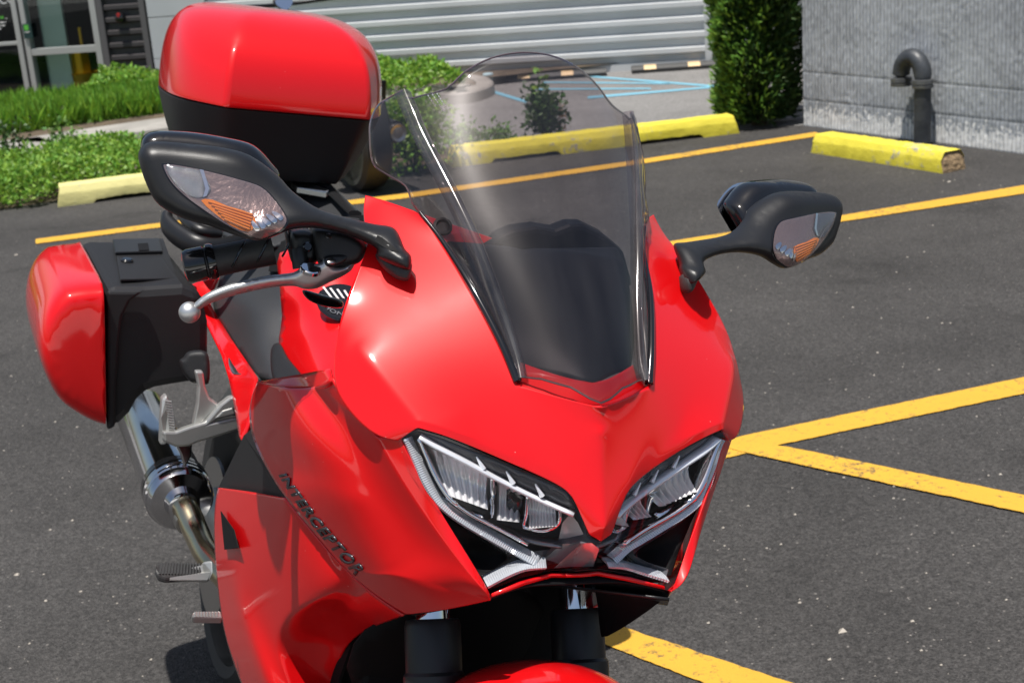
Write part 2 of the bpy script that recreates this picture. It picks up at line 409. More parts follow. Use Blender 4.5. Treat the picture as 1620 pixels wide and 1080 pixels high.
cowl = subd('upper_cowl', C, FC, [(('k1', 'k2', 'k3', 'k4'), .85), (('i3', 'i2', 'i1', 'i1b', 'g5'), .92), (('k4', 'n1', 'n1b', 'n2', 'n3', 'n4', 'n5', 'n5b', 'n6', 'n7', 'o0', 'o1', 'o2'), .85),
      (('a0', 'a1', 'a2', 'a3', 'a4', 'a5'), .8), (('a0', 't1', 'k0'), .8), (('a0', 'h1', 'h2'), .2), (('i1', 'n6'), .6), (('k3', 'n1'), .5)],
      M['red'], bike, lv=4, thick=.004, mirror=True, corners=('a0', 'k4', 'n7', 'k0', 'k1'))
# recessed tongue in front of the screen (under the glass)
T = dict(t0=C['a0'], t1=C['t1'], t2=C['k0'], u0=B(826, 570, x=-.130), u1=B(880, 590, x=-.108), u2=B(944, 606, y=0))
T = {k: Vector((v.x-.004, v.y, v.z-.003)) for k, v in T.items()}
for k in ('t2', 'u2'): T[k].y = 0
subd('cowl_tongue', T, [('t0', 't1', 'u1', 'u0'), ('t1', 't2', 'u2', 'u1')], [(('t0', 't1', 't2'), 1), (('u0', 'u1', 'u2'), .6)], M['red'], bike, lv=3, thick=.003, mirror=True, corners=('t0', 'u0'))

# ---- side fairings (beak panels)
def side_fairing(s):
    q = [B(594, 690, x=-.145), B(640, 770, x=-.118), B(700, 855, x=-.081), B(742, 905, x=-.052), B(770, 938, x=-.037)]
    V = dict(
     p3=B(633, 691, x=-.128), p3b=B(658, 745, x=-.111), p4=B(688, 795, x=-.093), p5=B(738, 875, x=-.067), p6=B(777, 938, x=-.043), p6b=B(776, 949, x=-.046),
     q0=B(541, 630, x=-.190), q1=q[0], q2=q[1], q3=q[2], q4=q[3], q5=q[4],
     s0=B(520, 600, x=-.215), r0=B(524, 598, x=-.21),
     v0=B(500, 615, y=-.246), v1=B(545, 690, y=-.234), v2=B(606, 782, y=-.199), v3=B(668, 868, y=-.162), v4=B(718, 915, x=-.066),
     e0=B(440, 614, y=-.280), e1=B(478, 692, y=-.271), e2=B(520, 755, y=-.247), e3=B(563, 826, y=-.220), e4=B(602, 887, y=-.197), e5=B(618, 905, y=-.186), e6=B(700, 927, x=-.085),
     b0=B(407, 603, y=-.272), b1=B(392, 640, y=-.272), b2=B(396, 690, y=-.268), b3=B(420, 738, y=-.264), b4=B(450, 787, y=-.258), b5=B(500, 846, y=-.233), b6=B(545, 899, y=-.208), b7=B(592, 942, y=-.182), b8=B(640, 972, y=-.156), b9=B(705, 965, x=-.098), 
     f7=B(606, 912, y=-.190), f9=B(700, 946, x=-.086))
    F = [('p3', 'p3b', 'q2', 'q1'), ('p3b', 'p4', 'q3', 'q2'), ('p4', 'p5', 'q4', 'q3'), ('p5', 'p6', 'q5', 'q4'), ('p6', 'p6b', 'q5'),
         ('q0', 'q1', 'v1', 'v0'), ('q1', 'q2', 'v2', 'v1'), ('q2', 'q3', 'v3', 'v2'), ('q3', 'q4', 'v4', 'v3'), ('q4', 'q5', 'v4'),
         ('v0', 'v1', 'e1', 'e0'), ('v1', 'v2', 'e2', 'e1'), ('v2', 'v3', 'e4', 'e3'), ('v2', 'e3', 'e2'), ('v3', 'v4', 'e6', 'e5'), ('v3', 'e5', 'e4'), ('v4', 'q5', 'p6b', 'e6'),
         ('r0', 'q0', 'v0'), ('e0', 'e1', 'b2', 'b1'), ('e0', 'b1', 'b0'), ('e1', 'e2', 'b3', 'b2'), ('e2', 'e3', 'b5', 'b4'), ('e2', 'b4', 'b3'), ('e3', 'e4', 'b6', 'b5'), ('e4', 'e5', 'f7', 'b6'),
         ('f7', 'b7', 'b6'), ('e5', 'e6', 'f9', 'f7'), ('f7', 'f9', 'b8', 'b7'), ('f9', 'b9', 'b8'), ('e6', 'p6b', 'b9', 'f9')]
    o = subd('side_fairing', V, F, [(('q0', 'q1', 'q2', 'q3', 'q4', 'q5', 'p6b'), .95), (('e5', 'e6', 'p6b'), .9), (('e0', 'e1', 'e2', 'e3', 'e4', 'e5'), .1), (('b6', 'f7', 'e5'), .5),
        (('p3', 'p3b', 'p4', 'p5', 'p6', 'p6b'), .9), (('b4', 'b5', 'b6', 'b7', 'b8'), .5)], M['red'], bike, lv=4, thick=.004, side=s, corners=('p3', 'p6b', 'b8', 'b0', 'r0'))
    # shelf that closes the fairing to the tank
    S = dict(a=B(407, 604, y=-.272), b=B(440, 597, y=-.262), c=B(476, 592, y=-.245), d=B(520, 583, x=-.232), e=B(524, 600, x=-.21), f=B(515, 618, x=-.215), g=B(480, 612, y=-.246), h=B(440, 612, y=-.272))
    subd('fairing_shelf', S, [('a', 'b', 'h'), ('b', 'c', 'g', 'h'), ('c', 'd', 'e', 'f'), ('c', 'f', 'g')], [(('a', 'b', 'c', 'd'), 1), (('d', 'e', 'f', 'g', 'h', 'a'), 1)], M['red_dusty'], bike, lv=2, thick=.003, side=s, corners=('a', 'd'))
    return o
fair = side_fairing(1); side_fairing(-1)

def lower_fairing(s):
    V = dict(a0=B(345, 771, y=-.262), a1=B(395, 777, y=-.260), a2=B(450, 788, y=-.253), a3=B(500, 848, y=-.228), a4=B(545, 901, y=-.203), a5=B(592, 944, y=-.177), a6=B(638, 974, y=-.151),
     r1=B(590, 990, y=-.150), r2=B(556, 1010, y=-.152), r3=B(538, 1036, y=-.153), r4=B(526, 1085, y=-.15), r5=B(530, 1180, y=-.15),
     l1=B(339, 800, y=-.264), l2=B(338, 850, y=-.262), l3=B(341, 900, y=-.258), l4=B(349, 975, y=-.252), l5=B(362, 1030, y=-.245), l6=B(392, 1110, y=-.23), l7=B(440, 1200, y=-.20),
     m1=B(378, 850, y=-.262), m2=B(372, 930, y=-.258), m3=B(396, 1008, y=-.250), m4=B(424, 1090, y=-.236), m5=B(465, 1190, y=-.205),
     c1=B(450, 850, y=-.248), c2=B(500, 920, y=-.224), c3=B(558, 922, y=-.200), c4=B(478, 957, y=-.225), c5=B(440, 985, y=-.232), c6=B(441, 1030, y=-.226), c7=B(460, 1090, y=-.213), c8=B(500, 1190, y=-.185),
     d4=B(560, 965, y=-.170), d5=B(500, 1000, y=-.178))
    F = [('a0', 'a1', 'm1', 'l1'), ('l1', 'm1', 'l2'), ('l2', 'm1', 'm2', 'l3'), ('a1', 'a2', 'c1', 'm1'), ('a2', 'a3', 'c2', 'c1'), ('a3', 'a4', 'c3', 'c2'), ('m1', 'c1', 'c5', 'm2'), ('c1', 'c2', 'c4', 'c5'),
         ('c2', 'c3', 'c4'), ('l3', 'm2', 'm3', 'l4'), ('l4', 'm3', 'l5'), ('m2', 'c5', 'c6', 'm3'), ('l5', 'm3', 'm4', 'l6'), ('m3', 'c6', 'c7', 'm4'), ('l6', 'm4', 'm5', 'l7'), ('m4', 'c7', 'c8', 'm5'),
         ('a4', 'a5', 'd4', 'c3'), ('a5', 'a6', 'r1', 'd4'), ('c3', 'd4', 'c4'), ('c4', 'd4', 'd5'), ('c5', 'c4', 'd5', 'c6'), ('d4', 'r1', 'r2', 'd5'), ('c6', 'd5', 'r3', 'r4'), ('d5', 'r2', 'r3'), ('c6', 'r4', 'c7'), ('c7', 'r4', 'r5', 'c8')]
    o = subd('lower_fairing', V, F, [(('m1', 'm2', 'm3', 'm4', 'm5'), .35), (('c3', 'c4', 'c5', 'c6', 'c7'), .75), (('a2', 'a3', 'a4', 'a5', 'a6'), .5), (('a0', 'l1', 'l2', 'l3', 'l4', 'l5', 'l6'), .5)],
        M['red_dusty'], bike, lv=4, thick=.004, side=s, corners=('a0', 'a2', 'a6', 'r4'))
    # side slot with its little red ramp
    z = lambda a, b, y: Vector((B(a, b, y=y).x, B(a, b, y=y).y*s, B(a, b, y=y).z))
    prism('slot', [z(350, 808, -.2665), z(371, 838, -.2665), z(378, 866, -.2655), z(356, 869, -.2655)], (0, -.001*s, 0), M['black_matt'], o)
lower_fairing(1); lower_fairing(-1)

# black triangular vent between the two fairings
def vent(s):
    V = [B(396, 680, y=-.255), B(420, 736, y=-.256), B(456, 796, y=-.246), B(400, 785, y=-.245), B(343, 776, y=-.250), B(366, 730, y=-.252), B(386, 688, y=-.255)]
    V = [Vector((v.x, v.y*s, v.z)) for v in V]
    prism('vent_panel', V, (0, .02*s, 0), M['black_tex'], bike)
vent(1); vent(-1)

# ---- screen
RID = [(637, 143, -.386), (652, 178, -.360), (668, 215, -.335), (712, 300, -.273), (750, 380, -.222), (785, 470, -.176), (812, 555, -.135), (822, 598, -.112)]
def screen():
    rid = [B(*p[:2], x=p[2]) for p in RID][::-1]                       # bottom -> top
    rz = np.array([p.z for p in rid]); rx = np.array([p.x for p in rid]); ry = np.array([abs(p.y) for p in rid])
    o = np.argsort(rz); rz, rx, ry = rz[o], rx[o], ry[o]
    cz = np.array([.920, .928, 1.002, 1.059, 1.119, 1.186, 1.264, 1.275]); cx = np.array([-.066, -.069, -.124, -.185-.0, -.243, -.290, -.351, -.360])
    pf = np.polyfit(rz, rx, 3); pg = np.polyfit(rz, ry, 3); pc = np.polyfit(cz, cx, 3)
    def surf(t, z):                                                   # t 0 centre .. 1 ridge
        xr = np.polyval(pf, z); xc = np.polyval(pc, z); yr = np.polyval(pg, z)
        return xc+(xr-xc)*abs(t)**2.2, yr*t
    # top arch (picture) -> height limit as a function of t
    ap = smooth2([(655, 160), (663, 152), (680, 140), (700, 125), (720, 112), (760, 95), (805, 85.5), (850, 84.5), (882, 91), (915, 110), (945, 143), (962, 172), (972, 183), (985, 184)], 5, False)
    axx = [p[0] for p in ap]; ayy = [p[1] for p in ap]
    def az0(t):
        lo, hi = 1.10, 1.32
        for _ in range(30):
            z = (lo+hi)/2; x, y = surf(t, z); q = to_px((x, y, z))
            if q[1] < np.interp(q[0], axx, ayy): hi = z
            else: lo = z
        return z
    tb_ = np.linspace(-1, 1, 41); zb_ = np.array([az0(t) for t in tb_]); zb_ = (zb_+zb_[::-1])/2
    az = lambda t: float(np.interp(t, tb_, zb_))
    bot = lambda t: float(np.interp(abs(t), [0, .15, .4, .75, 1], [.9225, .9260, .935, .9385, .9365]))
    nT, nZ = 40, 40; V = []; 
    for j in range(nZ+1):
        for i in range(-nT//2, nT//2+1):
            t = i/(nT/2); z = bot(t)+(az(t)-bot(t))*j/nZ; x, y = surf(t, z); V.append((x, y, z))
    k = nT+1
    Fc = [(j*k+i, j*k+i+1, (j+1)*k+i+1, (j+1)*k+i) for j in range(nZ) for i in range(nT)]
    main = mk('windscreen', V, Fc, M['shield'], bike); mod_solid(main, .0032, 0)
    # polished fold along each ridge and the outer wings
    wing = [(600, 165, -.405), (587, 190, -.405), (585, 215, -.396), (590, 258, -.378), (612, 276, -.355), (641, 294, -.323), (652, 320, -.304), (664, 337, -.296), (699, 382, -.259), (744, 452, -.198), (790, 538, -.143), (818, 604, -.112)]
    for s in (1, -1):
        wp = [B(a, b, x=x) for a, b, x in wing]
        wp = crpts(wp, 3); rr = [B(a, b, x=x) for a, b, x in RID]
        # nearest height pairing
        def resamp(P, n):
            L = [0]
            for a, b in zip(P, P[1:]): L.append(L[-1]+(b-a).length)
            out = []
            for i in range(n):
                q = L[-1]*i/(n-1); j = min(max(np.searchsorted(L, q), 1), len(P)-1); t = (q-L[j-1])/(L[j]-L[j-1]+1e-9); out.append(P[j-1].lerp(P[j], t))
            return out
        top = [B(637, 143, x=-.388)]
        A_ = resamp(crpts(rr, 4), 40); B_ = resamp([wp[0]]+wp[1:], 40)
        V = []; K = 8
        for a, b in zip(A_, B_):
            for i in range(K+1):
                t = i/K; p = a.lerp(b, t); p = p+Vector((.006*math.sin(math.pi*min(1, t*1.3)), 0, 0)); V.append((p.x, p.y*s, p.z))
        Fc = [(j*(K+1)+i, j*(K+1)+i+1, (j+1)*(K+1)+i+1, (j+1)*(K+1)+i) for j in range(39) for i in range(K)]
        wg = mk('screen_wing', V, Fc, M['shield'], main); mod_solid(wg, .0032, 0)
        R_ = crpts(rr, 4); fold = [Vector((p.x+.001, p.y*s, p.z)) for p in R_]
        # raised rolled fold
        V = []; prof = [(-.011, -.003), (-.0075, .0018), (-.003, .0050), (.001, .0045), (.004, .001), (.007, -.004), (.0085, -.008)]
        for p in fold:
            for (dy, dx) in prof: V.append((p.x+dx, p.y-dy*s, p.z+dx*.5))
        kk = len(prof); Fc = [(j*kk+i, j*kk+i+1, (j+1)*kk+i+1, (j+1)*kk+i) for j in range(len(fold)-1) for i in range(kk-1)]
        fo = mk('screen_fold', V, Fc, M['fold'], main)
    # dark edging bead round the rim
    rim = []
    for i in range(-20, 21): t = i/20; x, y = surf(t, az(t)); rim.append(Vector((x, y, az(t))))
    tube('screen_edge', rim, .0011, M['edge'], main, seg=6, smooth_path=False)
    low = []
    for i in range(-20, 21): t = i/20; x, y = surf(t, bot(t)); low.append(Vector((x, y, bot(t))))
    tube('screen_edge', low, .0012, M['edge'], main, seg=6, smooth_path=False)
    for s in (1, -1):
        tube('screen_edge', [Vector((p.x, p.y*s, p.z)) for p in [B(637, 143, x=-.386)]+[B(a, b, x=x) for a, b, x in wing]], .0011, M['edge'], main, seg=6, n=4)
        tube('screen_seal', [Vector((p.x+.001, p.y*s, p.z+.001)) for p in [B(a, b, x=x) for a, b, x in wing[7:]]], [.002, .003, .004, .004, .005], M['black_gloss'], main, seg=8, n=4)
    # small printed lines
    for q, (dx, n_) in enumerate(((0, 5), (7, 7), (14, 6))):
        for j in range(n_):
            a, b = 671+dx+j*2.6, 152-q*1.5+j*4.0; p = [B(a+u, b+v, x=-.368+.006*q) for u, v in ((0, 0), (1.6, -.5), (2.9, 2.0), (1.2, 2.4))]
            prism('printed_mark', [v+Vector((.011, 0, .002)) for v in p], (.0005, 0, 0), M['white'], main)
    return main
M['fold'] = clear_mat('screen_fold', (.50, .44, .45), .12, 1.6, 1.5, .10)
M['edge'] = mat('screen_edge', (.16, .10, .10), .15, coat=.5)
screen()

M['dash'] = mat('dash_plastic', (.005, .005, .007), .5, spec=.3)
# ---- dark inner shroud and instruments behind the screen
def shroud():
    V = dict(u0=B(822, 580, x=-.137), u1=B(880, 592, x=-.118), u2=B(944, 609, y=0), a1=B(796, 540, x=-.158), a2=B(754, 455, x=-.215), a3=B(722, 402, x=-.262), a4=B(700, 375, x=-.30),
             b1=B(872, 520, x=-.150), b2=B(845, 440, x=-.235), b3=B(812, 378, x=-.31), c1=Vector((-.13, 0, .965)), c2=Vector((-.215, 0, 1.005)), c3=Vector((-.30, 0, 1.04)), c4=Vector((-.34, 0, 1.03)), b4=B(800, 392, x=-.35), a5=Vector((-.34, -.14, .99)))
    V['u2'].y = 0
    subd('inner_shroud', V, [('u2', 'u1', 'b1', 'c1'), ('u1', 'u0', 'a1', 'b1'), ('c1', 'b1', 'b2', 'c2'), ('b1', 'a1', 'a2', 'b2'), ('c2', 'b2', 'b3', 'c3'), ('b2', 'a2', 'a3', 'b3'), ('c3', 'b3', 'b4', 'c4'), ('b3', 'a3', 'a4', 'b4')],
         [(('u0', 'u1', 'u2'), 1), (('b3', 'a3'), .5)], M['dash'], bike, lv=3, thick=.003, mirror=True, corners=('u0',))
    # instrument hood: small dark plate standing up on the rider's left
    hood = prism('instrument_panel', [B(a, b, x=-.365) for a, b in ((768, 455), (772, 400), (790, 376), (815, 366), (850, 361), (880, 366), (903, 357), (925, 357), (958, 373), (988, 398), (1004, 455))], (-.03, 0, .005), M['dash'], bike, .006)
    for s in (1,):      # red inner face of the cowl cheeks
        V = [B(666, 338, x=-.31), B(705, 352, x=-.318), B(748, 366, x=-.325), B(782, 378, x=-.33), B(758, 392, x=-.31), B(738, 404, x=-.288), B(718, 398, x=-.277), B(696, 374, x=-.285)]
        V = [Vector((v.x-.004, v.y*s, v.z)) for v in V]
        prism('inner_cheek', V, (-.004, 0, 0), M['red'], bike, .002)
        if s < 0: continue
        c = B(700, 359, x=-.300); c = Vector((c.x, c.y*s, c.z)); lathe('rubber_plug', [(0, .0115), (.003, .011), (.0035, .008), (.001, .0065)], c, (.6, -.1*s, .5), M['rubber'], bike, 24)
shroud()

# ---- headlights
LENS = [(629, 697, -.128), (636, 686, -.123), (660, 678, -.117), (702, 690, -.105), (764, 715, -.092), (826, 742, -.074), (876, 763, -.055), (902, 776, -.045), (915, 800, -.040), (927, 824, -.034), (935, 849, -.028), (951, 858, -.025),
        (944, 880, -.040), (938, 902, -.060), (918, 903, -.062), (873, 902, -.070), (822, 914, -.068), (776, 932, -.056), (761, 911, -.066), (785, 897, -.078), (802, 884, -.085), (797, 876, -.085), (749, 848, -.088), (688, 806, -.094),
        (661, 768, -.106), (644, 742, -.117)]
LT = TPS([(a, b) for a, b, _ in LENS], [c for *_, c in LENS], 1e-3)
LO = [(a, b) for a, b, _ in LENS]
def msh_skin(name, outline, push, m, parent, s, step=9, n=1, bulge=None, thick=0):
    return skin(name, outline, LT, m, parent, step=step, n=n, side=s, bulge=bulge, push=push, thick=thick)
def headlight(s):
    root = msh_skin('headlight', LO, -.050, M['darkint'], bike, s)                 # back of the lamp bowl
    # wall between bowl and lens edge
    V = []
    ol = LO; kk = len(ol)
    xs = LT(ol)
    for dx in (-.052, -.001):
        for (a, b), x in zip(ol, xs):
            p = B(a, b, x=x+dx); V.append((p.x, p.y*s, p.z))
    mk('lamp_wall', V, [(i, (i+1) % kk, kk+(i+1) % kk, kk+i) for i in range(kk) if i not in (11, 12)], M['darkint'], root)
    lens = msh_skin('lens', LO, .000, M['clear'], root, s, bulge=(14, .009))
    def strip(name, P, wd, push, m, th=.004, par=root, uvl=1.0, tilt=.0078, rib=0):
        """bar along a picture path with half width wd (px), standing 'push' behind the lens"""
        P = [tuple(p) for p in P]; Q = smooth2(P, 4, False); L = []; Rr = []
        if rib:                                # moulded prisms across the strip: resample finely
            D_ = [0]
            for a_, b_ in zip(Q, Q[1:]): D_.append(D_[-1]+math.dist(a_, b_))
            k_ = int(D_[-1]/rib)*2; Q = [(float(np.interp(t, D_, [q[0] for q in Q])), float(np.interp(t, D_, [q[1] for q in Q]))) for t in np.linspace(0, D_[-1], k_+1)]
        for i, q in enumerate(Q):
            a = np.array(Q[max(i-1, 0)]); b = np.array(Q[min(i+1, len(Q)-1)]); t = b-a; t /= np.linalg.norm(t)+1e-9; nn = np.array([-t[1], t[0]])
            ww = wd if not isinstance(wd, tuple) else wd[0]+(wd[1]-wd[0])*i/(len(Q)-1)
            L.append(np.array(q)+nn*ww); Rr.append(np.array(q)-nn*ww)
        V = []; uv = []; xl = LT(L)+push; xr = LT(Rr)+push; acc = 0
        for i in range(len(Q)):
            if i: acc += math.dist(Q[i], Q[i-1])
            mid = (L[i]+Rr[i])/2; rb_ = (.0006 if i % 2 else 0) if rib else 0
            lo_ = tilt if L[i][1] > Rr[i][1] else -tilt
            for (q, x) in ((L[i], xl[i]+lo_+rb_), (mid, (xl[i]+xr[i])/2+th*.5+rb_), (Rr[i], xr[i]-lo_+rb_)):
                p = B(q[0], q[1], x=x); V.append((p.x, p.y*s, p.z)); uv.append((acc/40*uvl, .5))
        Fc = []
        for i in range(len(Q)-1):
            for j in (0, 1): Fc.append((i*3+j, i*3+j+1, (i+1)*3+j+1, (i+1)*3+j))
        o = mk(name, V, Fc, m, par, uv=uv, smooth=not rib); mod_solid(o, .003); return o
    # dark gloss eyebrow panel under the top edge
    msh_skin('eyebrow_panel', [(662, 682), (702, 694), (764, 719), (826, 746), (874, 767), (898, 779), (910, 806), (860, 786), (800, 756), (740, 728), (690, 702)], -.005, M['brow'], root, s, thick=.002)
    strip('light_guide', [(664, 690), (690, 706), (740, 732), (800, 764), (856, 791), (908, 814)], (5.5, 4.0), -.004, M['guide'], .003)
    for (a, b) in ((754, 722), (801, 745), (847, 765)):
        c0 = B(a, b, x=float(LT([(a, b)])[0])-.0015); c1 = B(a+11, b+20, x=float(LT([(a+11, b+20)])[0])-.0005)
        tube('fin', [Vector((c0.x, c0.y*s, c0.z)), Vector((c1.x, c1.y*s, c1.z))], [.0009, .003], M['guide'], root, seg=8)
    # daylight strip: down the outer edge, along the bottom, back along the arm
    strip('daylight_strip', [(643, 694), (656, 722), (673, 760), (690, 788), (704, 803), (730, 822), (770, 845), (812, 868), (848, 888)], (6.0, 8.5), -.004, M['ribbed'], .003, uvl=2.2, rib=3.6, tilt=.0045)
    strip('strip_lip', [(662, 694), (674, 722), (690, 756), (706, 782), (724, 800)], 2.6, -.004, M['chrome'], .003)
    strip('strip_lip', [(712, 792), (745, 815), (790, 838), (835, 862)], 1.6, -.004, M['chrome'], .003)
    strip('daylight_strip', [(768, 922), (800, 906), (830, 895), (862, 892)], (9.5, 8), -.003, M['ribbed'], .003, uvl=3, rib=3.6, tilt=.006)
    # reflector bowls: fluted chrome, one long, one square
    def bowl(name, out, dx0, dx1, flutes):
        o2 = smooth2(out, 3); cen = np.mean(out, 0); rings = []
        for sc_, dd in ((1.0, dx0), (.97, dx0-.004), (.86, (dx0+dx1)*.5), (.62, dx1), (.3, dx1-.003)):
            rr = []
            for i, q in enumerate(o2):
                q = cen+(np.array(q)-cen)*sc_; fl = .0035*math.cos(q[0]*flutes) if sc_ < .95 else 0
                p = B(q[0], q[1], x=float(LT([q])[0])+dd+fl); rr.append(Vector((p.x, p.y*s, p.z)))
            rings.append(rr)
        return loft(name, rings, M['refl'], root, cap=True, ang=28)
    def flutes(name, poly, push, per, amp, m):
        V = []; Fc = []; nx, ny = 60, 6; (x0, y0), (x1, y1), (x2, y2), (x3, y3) = poly
        for j in range(ny+1):
            for i in range(nx+1):
                u, v = i/nx, j/ny; a = (x0*(1-u)+x1*u)*(1-v)+(x3*(1-u)+x2*u)*v; b = (y0*(1-u)+y1*u)*(1-v)+(y3*(1-u)+y2*u)*v
                p = B(a, b, x=float(LT([(a, b)])[0])+push+amp*abs(math.sin(math.pi*u*per))-.020*math.sin(math.pi*v**.8)+.006*v); V.append((p.x, p.y*s, p.z))
        for j in range(ny):
            for i in range(nx): Fc.append((j*(nx+1)+i, j*(nx+1)+i+1, (j+1)*(nx+1)+i+1, (j+1)*(nx+1)+i))
        return mk(name, V, Fc, m, root)
    flutes('reflector', [(676, 706), (776, 752), (772, 806), (706, 782)], -.008, 7, .006, M['refl'])
    flutes('reflector', [(786, 756), (826, 776), (822, 826), (786, 822)], -.008, 4, .005, M['refl'])
    flutes('reflector', [(834, 778), (880, 797), (882, 832), (836, 836)], -.007, 9, .0035, M['refl'])
    msh_skin('lamp_shutter', [(801, 767), (830, 777), (827, 822), (812, 818), (802, 800)], -.0155, M['black_gloss'], root, s, step=14, thick=.003)
    strip('reflector_rim', [(836, 782), (834, 812), (828, 834)], 1.5, -.013, M['chrome'], .003)
    strip('divider', [(778, 750), (779, 790), (778, 820)], 3.2, -.014, M['chrome'], .004)
    strip('reflector_rim', [(706, 785), (732, 803), (764, 818)], 4.5, -.014, M['chrome'], .004)
    strip('reflector_rim', [(888, 802), (885, 828), (860, 840), (826, 834)], 1.8, -.012, M['chrome'], .003)
    strip('lower_bezel', [(770, 828), (810, 845), (850, 856), (890, 862)], 6, -.018, M['lampgrey'], .004)
    msh_skin('nose_reflector', [(890, 826), (902, 812), (914, 826), (926, 850), (948, 868), (938, 896), (900, 896), (862, 884), (836, 872), (880, 868)], -.022, M['nosegrey'], root, s)
    msh_skin('gasket', [(626, 700), (634, 684), (660, 675), (704, 688), (764, 712), (828, 740), (878, 761), (904, 774), (917, 800), (930, 824), (934, 846), (929, 849), (922, 826), (911, 801), (900, 779), (874, 767), (824, 746), (762, 718), (702, 694), (661, 681), (638, 689), (632, 699)], -.0025, M['black_gloss'], root, s, step=30)
    return root
M['brow'] = mat('lamp_brow', (.045, .046, .052), .25, coat=.3)
M['lampgrey'] = mat('lamp_grey', (.22, .22, .23), .3, metal=.6)
M['nosegrey'] = mat('lamp_nose', (.72, .68, .68), .2, metal=.6)
headlight(1); headlight(-1)

# black triangles under the lamps and the lip that ties the nose together
def cheek(s):
    tri_ = [(676, 790), (690, 800), (749, 846), (798, 873), (807, 885), (790, 901), (764, 922), (746, 922), (722, 882), (696, 838)]
    skin('intake_panel', tri_, TPS([(a, b) for a, b in [(676, 790), (749, 846), (807, 885), (764, 922), (722, 882), (696, 838), (745, 872)]], [-.106, -.096, -.091, -.074, -.088, -.100, -.114], 1e-3), M['black_matt'], bike, step=8, n=1, side=s, thick=.003)
    lip = [(778, 938), (824, 920), (873, 908), (918, 908.5), (936, 907.5), (936, 911), (905, 913), (873, 913), (830, 925), (779, 944)]
    skin('nose_lip', lip, TPS([(776, 934), (873, 905), (936, 905), (779, 944), (873, 913), (936, 911)], [-.056, -.070, -.0605, -.052, -.072, -.062], 1e-3), M['red'], bike, step=8, n=1, side=s, thick=.003)
cheek(1); cheek(-1)
# underside of the nose
V = dict(a=B(779, 944, x=-.054), b=B(830, 922, x=-.072), c=Vector((-.065, 0, .7195)), d=Vector((-.30, 0, .74)), e=Vector((-.30, -.10, .74)), f=B(650, 972, y=-.150), g=B(705, 963, x=-.102))
subd('nose_underside', V, [('a', 'b', 'e', 'g'), ('b', 'c', 'd', 'e'), ('g', 'e', 'f')], [(('f', 'g', 'a', 'b', 'c'), 1)], M['black_matt'], bike, lv=2, thick=.002, mirror=True)
for s in (1, -1):                              # dark inner skins of the lower fairing
    V = [(-.16, -.148*s, .655), (-.33, -.145*s, .60), (-.40, -.15*s, .45), (-.36, -.14*s, .25), (-.30, -.12*s, .12), (-.62, -.17*s, .12), (-.62, -.2*s, .60), (-.40, -.19*s, .72)]
    prism('inner_fairing', V, (0, .004*s, 0), M['black_matt'], bike)
# left-hand belly seen under the nose
subd('belly_panel', dict(a=Vector((-.045, .105, .708)), b=Vector((-.10, .137, .676)), c=Vector((-.16, .150, .652)), d=Vector((-.33, .15, .60)), e=Vector((-.30, .05, .62)), f=Vector((-.10, .03, .70))),
     [('a', 'b', 'c', 'f'), ('f', 'c', 'd', 'e')], [(('a', 'b', 'c', 'd'), 1)], M['black_sat'], bike, lv=2, thick=.003)

skin('lower_duct', [(1056, 938), (1046, 950), (1000, 983), (958, 1006), (950, 1000), (946, 960), (944, 912), (1000, 915)], [(1056, 938, -.062), (958, 1006, -.158), (1000, 983, -.118), (860, 1000, -.24), (840, 950, -.20), (940, 905, -.085), (930, 960, -.20)], M['black_matt'], bike, step=14, n=2, thick=.003)
skin('lower_duct', [(700, 960), (650, 968), (600, 985), (560, 1020), (560, 1090), (700, 1090), (860, 1060), (860, 960), (800, 930)], [(700, 960, -.25), (560, 1020, -.30), (560, 1090, -.36), (860, 1060, -.36), (860, 960, -.34), (800, 930, -.26)], M['black_matt'], bike, step=20, n=2, thick=.003)

# ---- mirrors
HO = [(219, 244), (222, 264), (231, 290), (244, 316), (261, 331), (293, 347), (330, 357), (357, 367), (385, 376), (409, 380.5), (431, 375), (462, 363), (499, 361), (536, 368), (566, 378), (590, 389), (598, 398),
      (600, 409), (640, 428), (650, 424), (650, 405), (640, 393), (631, 371), (620, 359), (596, 355), (573, 350), (529, 339), (496, 326), (462, 302), (445, 283), (428, 268), (407, 253), (385, 241.5), (348, 233), (293, 227), (248, 224), (229, 229)]
HD = TPS([(219, 244), (260, 330), (330, 357), (409, 380), (293, 227), (385, 242), (440, 283), (462, 362), (529, 339), (536, 368), (620, 360), (590, 389), (645, 405), (640, 428)],
         [-.350, -.325, -.298, -.272, -.345, -.328, -.318, -.272, -.290, -.276, -.276, -.262, -.235, -.228], 1e-3)
LN = [(259, 264), (263, 260.5), (283, 262), (330, 271.5), (385, 286), (413, 296), (432, 314), (448, 336), (453, 351), (441, 366), (418, 376), (404, 376), (367, 360), (330, 337), (293, 310), (270, 286)]
